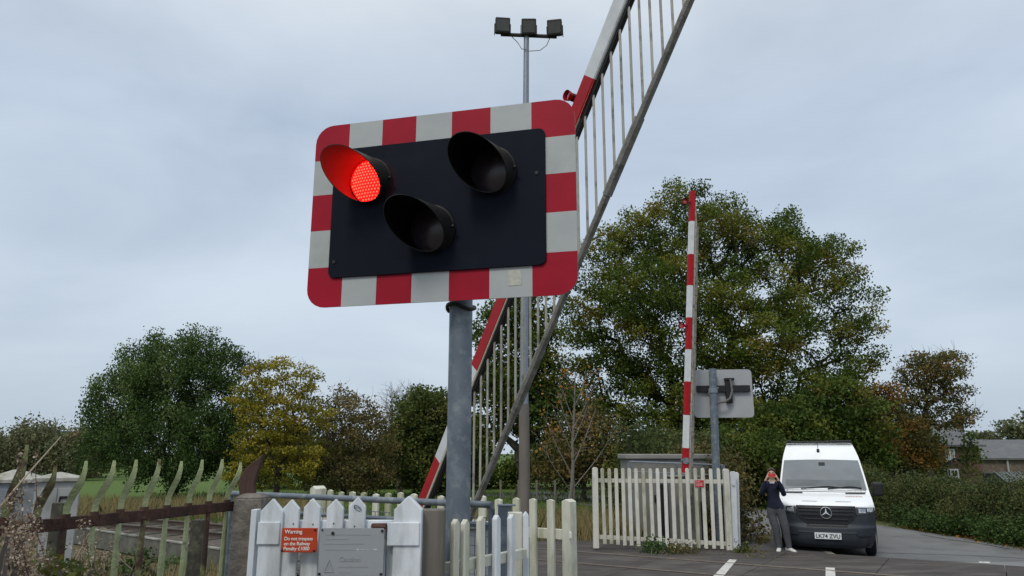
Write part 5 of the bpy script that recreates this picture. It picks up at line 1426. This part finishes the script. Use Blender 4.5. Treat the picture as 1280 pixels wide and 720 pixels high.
MAT['ivy'] = leaf_mat('ivy_leaves', [(0, (.026, .046, .014)), (.5, (.05, .09, .024)), (.9, (.075, .13, .034)), (1, (.13, .16, .05))], rough=.5, trans=.2)
MAT['tan_grass'] = leaf_mat('tan_grass_blades', [(0, (.16, .145, .06)), (.4, (.27, .225, .105)), (.8, (.36, .29, .15)), (1, (.13, .17, .05))], rough=.8, trans=.3)
MAT['green_grass'] = leaf_mat('green_grass_blades', [(0, (.055, .10, .022)), (.5, (.09, .155, .035)), (1, (.15, .20, .06))], rough=.7, trans=.3)
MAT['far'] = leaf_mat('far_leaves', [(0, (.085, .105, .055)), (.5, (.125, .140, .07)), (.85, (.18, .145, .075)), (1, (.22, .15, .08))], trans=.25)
MAT['fluff'] = leaf_mat('dry_seed_heads', [(0, (.17, .115, .075)), (.5, (.30, .235, .17)), (1, (.48, .42, .35))], rough=.9, trans=.2)
MAT['bramble'] = leaf_mat('bramble_leaves', [(0, (.035, .06, .018)), (.5, (.075, .10, .028)), (.8, (.15, .13, .03)), (1, (.16, .07, .03))], trans=.25)

# the big oak
OY = 40.0
oak = px_lobes(OY, [(870, 292, 78, 62), (785, 325, 62, 62), (955, 318, 72, 62), (1030, 335, 48, 50, 1), (738, 400, 52, 55), (830, 392, 85, 75, -2), (930, 405, 90, 80, -2.5), (1035, 410, 52, 62), (762, 485, 66, 62),
                    (860, 492, 90, 72, -2), (955, 505, 82, 72, -2), (1035, 490, 50, 58), (1074, 372, 26, 42), (1080, 425, 22, 36), (1068, 465, 28, 36), (900, 545, 120, 38, -1), (705, 440, 30, 45)], .75)
tree('oak_tree', 'huge spreading oak tree with dark green and ochre leaves behind the far fence', 'tree', (gr(905, 614).x * OY / gr(905, 614).y, OY, 0), oak, 660, 270, .14, .62, .62, 'oak', seed=11, fork_z=3.4, mind=.70, shell=.6, flat=.78, tip=.022, up=.7)
# lower shrubs and trees under and beside it
t2 = px_lobes(37, [(645, 470, 52, 70), (690, 520, 45, 60), (615, 420, 22, 40), (640, 395, 30, 35), (610, 520, 30, 55), (668, 400, 28, 50)], .9)
tree('broadleaf_tree', 'mid sized dark olive tree behind the floodlight column and skirt rods', 'tree', (at(650, 610, 37).x, 37, 0), t2, 185, 150, .17, .6, .24, 'oak_dark', seed=12, fork_z=2.2, mind=.5, tip=.014)
t3 = px_lobes(33, [(730, 560, 52, 40), (700, 585, 40, 28), (762, 585, 40, 25), (742, 520, 25, 30)], 1)
tree('autumn_shrub', 'low shrub with scattered orange leaves behind the bare sapling', 'shrub', (at(730, 612, 33).x, 33, 0), t3, 90, 110, .13, .5, .10, 'hedge_brown', seed=13, fork_z=.7, mind=.4)
t4 = px_lobes(30, [(840, 575, 75, 30), (905, 570, 50, 35), (955, 575, 45, 35), (800, 590, 40, 22)], .8)
tree('evergreen_shrub', 'dark shrubbery under the oak behind the grey kiosk', 'shrub', (at(870, 620, 30).x, 30, 0), t4, 130, 130, .14, .5, .12, 'oak_dark', seed=14, fork_z=.6, mind=.42)
t5 = px_lobes(34, [(1000, 545, 50, 45), (1050, 520, 40, 50), (1085, 540, 30, 50), (960, 540, 40, 40)], .9)
tree('broadleaf_tree', 'dark ochre green tree rising directly behind the white van', 'tree', (at(1030, 612, 34).x, 34, 0), t5, 170, 150, .16, .55, .2, 'oak_dark', seed=15, fork_z=1.6, mind=.45)
t6 = px_lobes(38, [(1118, 540, 34, 28), (1105, 562, 38, 24), (1142, 565, 28, 24), (1108, 505, 18, 26), (1135, 540, 20, 20)], .9)
tree('autumn_tree', 'bushy orange brown autumn tree between the van and the brick house', 'tree', (at(1120, 606, 38).x, 38, 0), t6, 120, 140, .13, .5, .16, 'orange_mix', seed=16, fork_z=1.4, mind=.45, tint_shift=.10)
t6b = px_lobes(43, [(1132, 575, 36, 30), (1165, 545, 22, 16), (1214, 566, 12, 20), (1150, 545, 26, 24), (1208, 588, 8, 14), (1160, 580, 14, 20)], .3)
tree('ivy_tree', 'dark green ivy covered tree hugging the brick house wall', 'tree', (at(1165, 604, 43.6).x, 43.6, 0), t6b, 120, 110, .17, .6, .2, 'oak_dark', seed=26, fork_z=1.2, mind=.5)
t7 = px_lobes(41, [(1165, 462, 40, 22), (1148, 492, 30, 20), (1190, 492, 22, 16), (1204, 518, 20, 10), (1185, 455, 24, 14), (1135, 470, 16, 16), (1190, 528, 26, 8), (1130, 508, 20, 16), (1168, 512, 22, 18)], .8)
tree('tall_tree', 'tall thin crowned autumn tree with bare trunks standing above the brick house', 'tree', (at(1160, 604, 41).x, 41, 0), t7, 150, 75, .13, .48, .18, 'autumn', seed=17, fork_z=3.4, mind=.48, flat=.5, tip=.016, fork_dx=.2, twigs=2)
t8 = px_lobes(80, [(1275, 545, 22, 16), (1290, 540, 20, 22), (1300, 560, 30, 30)], .9)
tree('round_tree', 'round green tree far beyond the barn at the right edge', 'tree', (at(1282, 590, 80).x, 80, 0), t8, 60, 130, .34, 1.2, .35, 'far', seed=18, fork_z=2.5, mind=.9)
t9 = px_lobes(85, [(1230, 548, 14, 5), (1218, 550, 10, 6), (1244, 552, 8, 5)], .9)
tree('distant_tree', 'low brownish treetops just above the barn roof ridge', 'tree', (at(1230, 590, 85).x, 85, 0), t9, 40, 60, .3, .8, .25, 'far', seed=19, fork_z=3, mind=.6)
# left group
t10 = px_lobes(35, [(216, 480, 75, 55), (161, 500, 50, 55), (276, 500, 52, 58), (216, 550, 100, 55), (141, 545, 42, 48), (296, 555, 48, 50), (251, 450, 34, 34), (191, 450, 30, 30), (273, 437, 12, 22), (239, 432, 10, 18), (207, 437, 10, 16), (161, 442, 12, 20), (301, 455, 14, 22), (136, 480, 14, 34), (121, 515, 12, 30)], .8)
tree('holly_tree', 'broad dense dark green tree with upright sprigs, left of the yellow tree', 'tree', (at(216, 622, 35).x, 35, 0), t10, 330, 280, .10, .40, .25, 'laurel', seed=20, fork_z=.9, mind=.50, shell=.5, flat=1.35, axis=(0, 0, .9), tip=.012)
rng_ = np.random.default_rng(77)
t11 = px_lobes(33, [(345, 470, 32, 24), (325, 495, 36, 26), (370, 478, 26, 24), (350, 520, 44, 36), (330, 555, 36, 40), (378, 505, 26, 30), (325, 590, 38, 26), (370, 575, 34, 34), (398, 520, 18, 22)], .8)
tree('yellow_tree', 'loose yellow leaved autumn tree beside the dark green tree', 'tree', (at(345, 622, 33).x, 33, 0), t11, 165, 120, .105, .42, .13, 'yellow', seed=21, fork_z=1.6, mind=.46, flat=.45, tip=.012, twigs=2)
t12 = px_lobes(36, [(430, 520, 45, 28), (400, 555, 50, 40), (455, 550, 42, 38), (435, 590, 60, 28), (470, 515, 22, 22), (425, 500, 22, 14)], .9)
tree('brown_thicket', 'reddish brown thicket of bushes right of the yellow tree', 'shrub', (at(430, 620, 36).x, 36, 0), t12, 190, 110, .11, .46, .12, 'brown', seed=22, fork_z=.8, mind=.42, twigs=2)
t13 = px_lobes(42, [(500, 520, 22, 36), (490, 505, 14, 20), (508, 495, 12, 14)], .9)
tree('bare_tree', 'bare twiggy tree between brown thicket and green tree', 'tree', (at(500, 612, 42).x, 42, 0), t13, 90, 0, .1, .55, .13, 'olive', 'twig', seed=23, fork_z=3.2, mind=.3, twigs=5, tip=.014)
t14 = px_lobes(39, [(535, 520, 42, 34), (560, 545, 36, 40), (515, 555, 34, 40), (545, 585, 52, 28), (580, 570, 24, 40)], .9)
tree('broadleaf_tree', 'olive green tree half behind the signal pole, right of the bare tree', 'tree', (at(540, 614, 39).x, 39, 0), t14, 200, 150, .16, .56, .2, 'olive', seed=24, fork_z=1.2, mind=.46)
# rough hedges along the far side of the meadow and the skyline at the left
def band_pts(px0, px1, Y0, Y1, z0, z1, n, seed, dep=1.5):
    rg = np.random.default_rng(seed); out = []
    for _ in range(n):
        t = rg.random(); Y = lerp(Y0, Y1, t) + rg.normal() * dep * .5; px = lerp(px0, px1, t)
        top = z1 * (.75 + .35 * math.sin(t * 23 + seed) * math.sin(t * 9.7 + 1) + .1 * rg.random())
        out.append((at(px, 600, Y).x, Y, lerp(z0, max(z0 + .3, top), rg.random() ** .7)))
    return out
foliage_mass('far_hedge', 'dark hedgerow closing the meadow behind the trees', 'hedge', band_pts(300, 1180, 46, 47, .1, 2.9, 700, 31, 1.6), 90, .2, .75, 'oak_dark', 31, stems=60)
foliage_mass('far_hedge', 'hazy olive brown hedgerow on the skyline at the far left', 'hedge', band_pts(-60, 130, 74, 66, .1, 4.6, 330, 32, 2), 85, .26, 1.1, 'far', 32, stems=40)
for i, (px, py, rx, ry, Y) in enumerate(((8, 565, 16, 14, 78), (36, 556, 13, 12, 72), (84, 558, 13, 14, 66), (105, 562, 16, 20, 60))):
    lab = ('distant rounded tree at the very left edge of the skyline', 'distant brown tree left of the far house', 'distant olive tree right of the far house', 'distant green tree touching the dark green tree')[i]
    tree('distant_tree', lab, 'tree', (at(px, 590, Y).x, Y, 0), px_lobes(Y, [(px, py, rx, ry), (px + rx * .4, py + ry * .6, rx, ry)], .9), 40, 100, .25, .9, .2, 'far', seed=40 + i, fork_z=1.8, mind=.5, group='trees on the left skyline')
# hedge beside the man, right of the far fence
def hedge_pts(a, b, w_, ztop, n, seed, z0=.05, bulge=.3):
    rg = np.random.default_rng(seed); a, b = np.array(a), np.array(b); d = b - a; L_ = np.linalg.norm(d); d = d / L_; q = np.array([-d[1], d[0]])
    out = []
    for _ in range(n):
        t = rg.random(); h = rg.random() ** .8; e = rg.choice([-1, 1]) * rg.random() ** .5
        zt = ztop(t) if callable(ztop) else ztop
        zt = zt * (1 + .10 * math.sin(t * L_ * 1.7 + seed) + .06 * math.sin(t * L_ * 4.1))
        wd = w_ * (1 - .55 * h * h) * (1 + .18 * math.sin(t * L_ * 2.3 + h * 4))
        p = a + d * L_ * t + q * e * wd
        out.append((p[0], p[1], z0 + h * (zt - z0)))
    return out
foliage_mass('hedge', 'tall browning hedge beside the man, right of the far fence', 'hedge', hedge_pts((4.95, 17.0), (5.1, 26.5), .55, lambda t: 1.75 + .5 * t, 420, 51), 95, .075, .34, 'hedge_brown', 51, stems=80)
foliage_mass('hedge', 'dark green leafy hedge filling the gap behind the man and the van', 'hedge', hedge_pts((3.4, 21.5), (8.6, 31), .9, 2.5, 420, 52), 95, .10, .45, 'hedge', 52, stems=60)
foliage_mass('hedge', 'long dark mixed hedge along the right side of the lane', 'hedge', hedge_pts((12.75, 12.0), (11.9, 27.5), .85, lambda t: 1.22 + .25 * max(0, math.sin(t * 7 + 1)), 900, 53), 110, .06, .32, 'hedge', 53, stems=120)
foliage_mass('hedge', 'far bend of dark hedge beyond the right side of the van', 'hedge', hedge_pts((12.0, 27.0), (5.5, 40), .9, 1.35, 500, 54), 80, .09, .42, 'hedge', 54, stems=60)
foliage_mass('ivy_bank', 'bright green ivy and nettles along the foot of the right hand hedge', 'ground cover', hedge_pts((11.95, 12.6), (11.35, 22.5), .38, .42, 420, 55), 55, .06, .24, 'ivy', 55, kind='stuff')
rg = np.random.default_rng(56)
pts = [(rg.uniform(11.55, 12.2), rg.uniform(13, 20), rg.uniform(.25, .6)) for _ in range(26)]
# dead leaves along the road edge, weeds at the far fence
fl_pts = [(lerp(11.35, 11.0, (y - 13) / 9) + rg.normal() * .12 + .25, y, .02) for y in rg.uniform(12.8, 22, 700)]
raw = leaf_verts(np.array(fl_pts) + rg.normal(size=(700, 3)) * np.array([.12, .1, 0]), .07, rg, up=2)
o = raw_mesh('fallen_leaves', raw, 4, 'orange', None, rg.random(700)); stuff(o, 'fallen brown leaves along the edge of the lane', 'leaves')
fl2 = np.array([(rg.normal() * .28 + 4.75, y, .13) for y in rg.uniform(14.6, 16.6, 160)])
o = raw_mesh('fallen_leaves', leaf_verts(fl2, .055, rg, up=3), 4, 'brown', None, rg.random(160)); stuff(o, 'fallen brown leaves on the footway by the hedge', 'leaves')
def weed(name, label, px, py, Y, r, h, leaf, seed, n=24, ls=.06):
    p = at(px, py, Y); rg = np.random.default_rng(seed)
    pts = [(p.x + rg.normal() * r * .5, Y + rg.normal() * r * .4, h * rg.random()) for _ in range(n)]
    return foliage_mass(name, label, 'weed', pts, 34, ls, .16, leaf, seed, stems=18, base=(p.x, Y, 0))
weed('weed_clump', 'bright green weed clump at the foot of the far fence', 821, 690, 15.45, .2, .30, 'ivy', 61)
weed('weed_clump', 'dry brownish weed clump right of the bright green one by the fence', 850, 690, 15.45, .45, .26, 'hedge_brown', 62, 30, .04)
weed('weed_clump', 'yellowing weeds at the right corner of the far fence', 927, 690, 15.5, .16, .22, 'bramble', 63, 12)

# ------------------------------------------------------------------ grasses
rg = np.random.default_rng(71)
def field(n, px0, px1, Y0, Y1):
    out = []
    for _ in range(n):
        Y = rg.uniform(Y0, Y1); out.append((at(rg.uniform(px0, px1), 640, Y).x, Y, 0))
    return out
blades('tall_grass', 'tall dry tan grass standing beyond the railway track', 'grass', field(9000, 560, 800, 17.4, 23), .55, .007, 'tan_grass', 72)
blades('tall_grass', 'dry pale grass along the far side of the track at the left', 'grass', field(9000, 60, 420, 24, 30), .5, .012, 'tan_grass', 73)
blades('meadow_grass', 'short green meadow grass below the trees', 'grass', field(14000, 180, 800, 23, 40), .16, .014, 'green_grass', 74)
blades('trackside_grass', 'sparse dry grass and weeds on the near side of the track', 'grass', field(5000, -20, 340, 7.5, 13.5), .32, .006, 'tan_grass', 75)
# green weed by the concrete edging
weed('weed_clump', 'green weed growing against the concrete edging at the left', 165, 690, 12.2, .35, .5, 'ivy', 64, 26, .06)

# bare sapling with wire stays in front of the oak
SYp = 24.0
b0 = at(712, 640, SYp); b0.z = 0
sp_ = thing('sapling', 'slender bare sapling with pale trunk and a few orange leaves', 'tree', b0)
top = at(719, 462, SYp); rg = np.random.default_rng(81)
trunk = [b0.lerp(top, t) + Vector((rg.normal() * .03, rg.normal() * .03, 0)) * (0 < t < 1) for t in np.linspace(0, 1, 9)]
mb = MB(); mb.tube(trunk, list(np.linspace(.075, .012, 9)), n=7); lv = []
for (t, ex, ey) in ((.19, 668, 540), (.19, 775, 530), (.30, 680, 520), (.34, 745, 510), (.45, 690, 505), (.5, 740, 490), (.6, 745, 475), (.66, 698, 470), (.74, 735, 462), (.82, 704, 455), (.55, 695, 485), (.40, 735, 540)):
    p = b0.lerp(top, t); e_ = at(ex, ey, SYp + rg.normal() * .8); m = p.lerp(e_, .5) + Vector((0, 0, -.10))
    mb.tube([p, m, e_], [.022, .014, .005], n=5)
    for k in range(5):
        q = m.lerp(e_, rg.random()); w2 = q + Vector((rg.normal() * .25, rg.normal() * .25, abs(rg.normal()) * .3)); mb.tube([q, w2], [.007, .003], n=4)
        if rg.random() < .8: lv += [tuple(w2 + Vector(tuple(rg.normal(size=3) * .09))) for _ in range(5)]
mb.build('trunk', 'bark_pale', sp_, smooth=True)
raw_mesh('leaves', leaf_verts(np.array(lv), .10, rg), 4, 'orange', sp_, rg.random(len(lv)), tuple(b0))
# fence of the meadow: thin posts with wire
pf = None
for i in range(11):
    x = lerp(at(560, 630, 29).x, at(790, 630, 27).x, i / 10); y = lerp(29, 27, i / 10)
    if pf is None:
        mb = MB(); mb.box((0, 0, .55), (.07, .07, 1.1)); pf = mb.build('fence_stake', 'grey_wood'); o = pf
    else: o = pf.copy(); COL.objects.link(o)
    o.location = (x, y, 0); tag(o, 'thin wooden stake of the wire fence across the meadow', 'fence post', 'stakes of the meadow fence')

# ------------------------------------------------------------------ dead stalks and brambles by the spiked fence
def stalk(name, label, root, tip_, r, leaf, seed, fluff_from=.5, nleaf=160, spread=.03, ls=.014, bend=.05):
    rg = np.random.default_rng(seed); a, b = Vector(root), Vector(tip_)
    t = thing(name, label, 'plant', (a.x, a.y, a.z))
    pts = [a.lerp(b, q) + Vector((math.sin(q * 3) * bend, 0, 0)) for q in np.linspace(0, 1, 8)]
    mb = MB(); mb.tube(pts, list(np.linspace(r, r * .35, 8)), n=6)
    cs = []
    for _ in range(nleaf):
        q = fluff_from + (1 - fluff_from) * rg.random(); i = min(6, int(q * 7)); p = pts[i].lerp(pts[i + 1], q * 7 - i)
        d = Vector(tuple(rg.normal(size=3))) * spread * (1.1 - .5 * q)
        cs.append(tuple(p + d))
        if rg.random() < .25: mb.tube([p, p + d], [r * .3, r * .12], n=3, cap=False)
    mb.build('stem', 'drystem', t, smooth=True)
    raw_mesh('seed_head', leaf_verts(np.array(cs), ls, rg), 4, leaf, t, rg.random(len(cs)), tuple(a))
    return t
labs = ['tall dry seed stalk leaning at the left edge', 'dry brown stalk with fluffy head beside the leftmost spike', 'short dead stalk below the fence rail at the left corner', 'brown dead weed stalk in front of the leftmost spikes', 'bushy dead stalk in the bottom left corner', 'dry stalk rising between the third and fourth spikes']
for i, (bx, by, tx, ty, Y, r, n_, sp2) in enumerate(((5, 720, 19, 566, 1.75, .0022, 260, .011), (22, 720, 40, 563, 1.9, .0025, 240, .010), (-4, 720, 8, 620, 1.7, .0026, 340, .018), (40, 720, 30, 640, 1.8, .0022, 220, .016), (12, 740, 14, 655, 1.65, .0026, 300, .018), (92, 730, 100, 650, 2.05, .002, 200, .014))):
    a, b = at(bx, by, Y), at(tx, ty, Y); stalk('dead_stalk', labs[i], a + (a - b) * 2.0, b, r, 'fluff', 90 + i, .45 if i < 2 else .72, n_, sp2, .0065)
rg = np.random.default_rng(120); pts = []
for _ in range(1500):
    px = rg.uniform(-30, 275); Yb = rg.uniform(2.6, 4.2) if px > 110 else rg.uniform(1.7, 3.4)
    q = at(px, 700, Yb); pts.append((q.x, Yb, terr(q.x, Yb)))
blades('dry_grass', 'dry tangled grass growing through the foot of the spiked fence', 'grass', pts, .80, .0026, 'tan_grass', 121, lean=.5)
# pale straw bent over the cabinets
a, b, c = at(-5, 640, 1.7), at(30, 598, 1.75), at(76, 546, 1.85)
ss = thing('grass_straw', 'long thin pale straw slanting up across the cabinets at the left', 'plant', (a.x, a.y, .42))
mb = MB(); mb.tube([(a.x - .25, a.y, .45), a + Vector((-.06, 0, -.12)), a, b, c], [.003, .0028, .0026, .0022, .001], n=5); mb.build('stem', 'straw', ss, smooth=True)
# curled dry bramble and leafy weeds below the rail
cb = at(125, 690, 2.5)
bt = thing('bramble', 'tangle of curled pale dry bramble stems hanging below the rusty rail', 'plant', (cb.x, cb.y, .42))
mb = MB(); rg = np.random.default_rng(101)
path = [(92, 705), (100, 690), (108, 672), (115, 663), (122, 664), (128, 660), (134, 662)]
mb.tube([at(*p, 2.45) for p in path], .0022, n=5)
for i in range(20):
    x, y = rg.uniform(95, 142), rg.uniform(680, 708); pts = []
    a0 = rg.uniform(0, 6.28); rad = rg.uniform(4, 12)
    for k in range(9):
        aa = a0 + k * .45 * (1 if i % 2 else -1); pts.append(at(x + rad * math.cos(aa), y + rad * .8 * math.sin(aa), 2.45 + rg.normal() * .02 + k * .008))
    mb.tube(pts, rg.uniform(.0012, .0024), n=4)
for i in range(16):
    x = rg.uniform(85, 150); mb.tube([at(x + rg.normal() * 15, 745, 2.5), at(x + rg.normal() * 8, 712, 2.48), at(x, rg.uniform(682, 700), 2.45)], .0018, n=4)
mb.build('stems', 'straw', bt, smooth=True)
def nearweed(label, px0, px1, py0, Y, leaf, seed, n, ls):
    rg = np.random.default_rng(seed); pts = []
    for _ in range(n):
        px = rg.uniform(px0, px1); p = at(px, py0 + rg.random() ** .6 * 70, Y + rg.normal() * .12); pts.append(tuple(p))
    c = np.array(pts).mean(0)
    return foliage_mass('weed_patch', label, 'weed', pts, 16, ls, .045, leaf, seed, stems=14, base=(c[0], c[1], .4))
nearweed('browning weeds at the bottom left below the rusty rail', 20, 92, 692, 2.1, 'bramble', 111, 46, .018)
nearweed('dry brown weed tops in the bottom left corner of the view', -10, 30, 660, 1.9, 'fluff', 112, 26, .012)
nearweed('sparse weeds under the middle spikes of the rusty fence', 85, 125, 688, 2.45, 'bramble', 113, 20, .018)
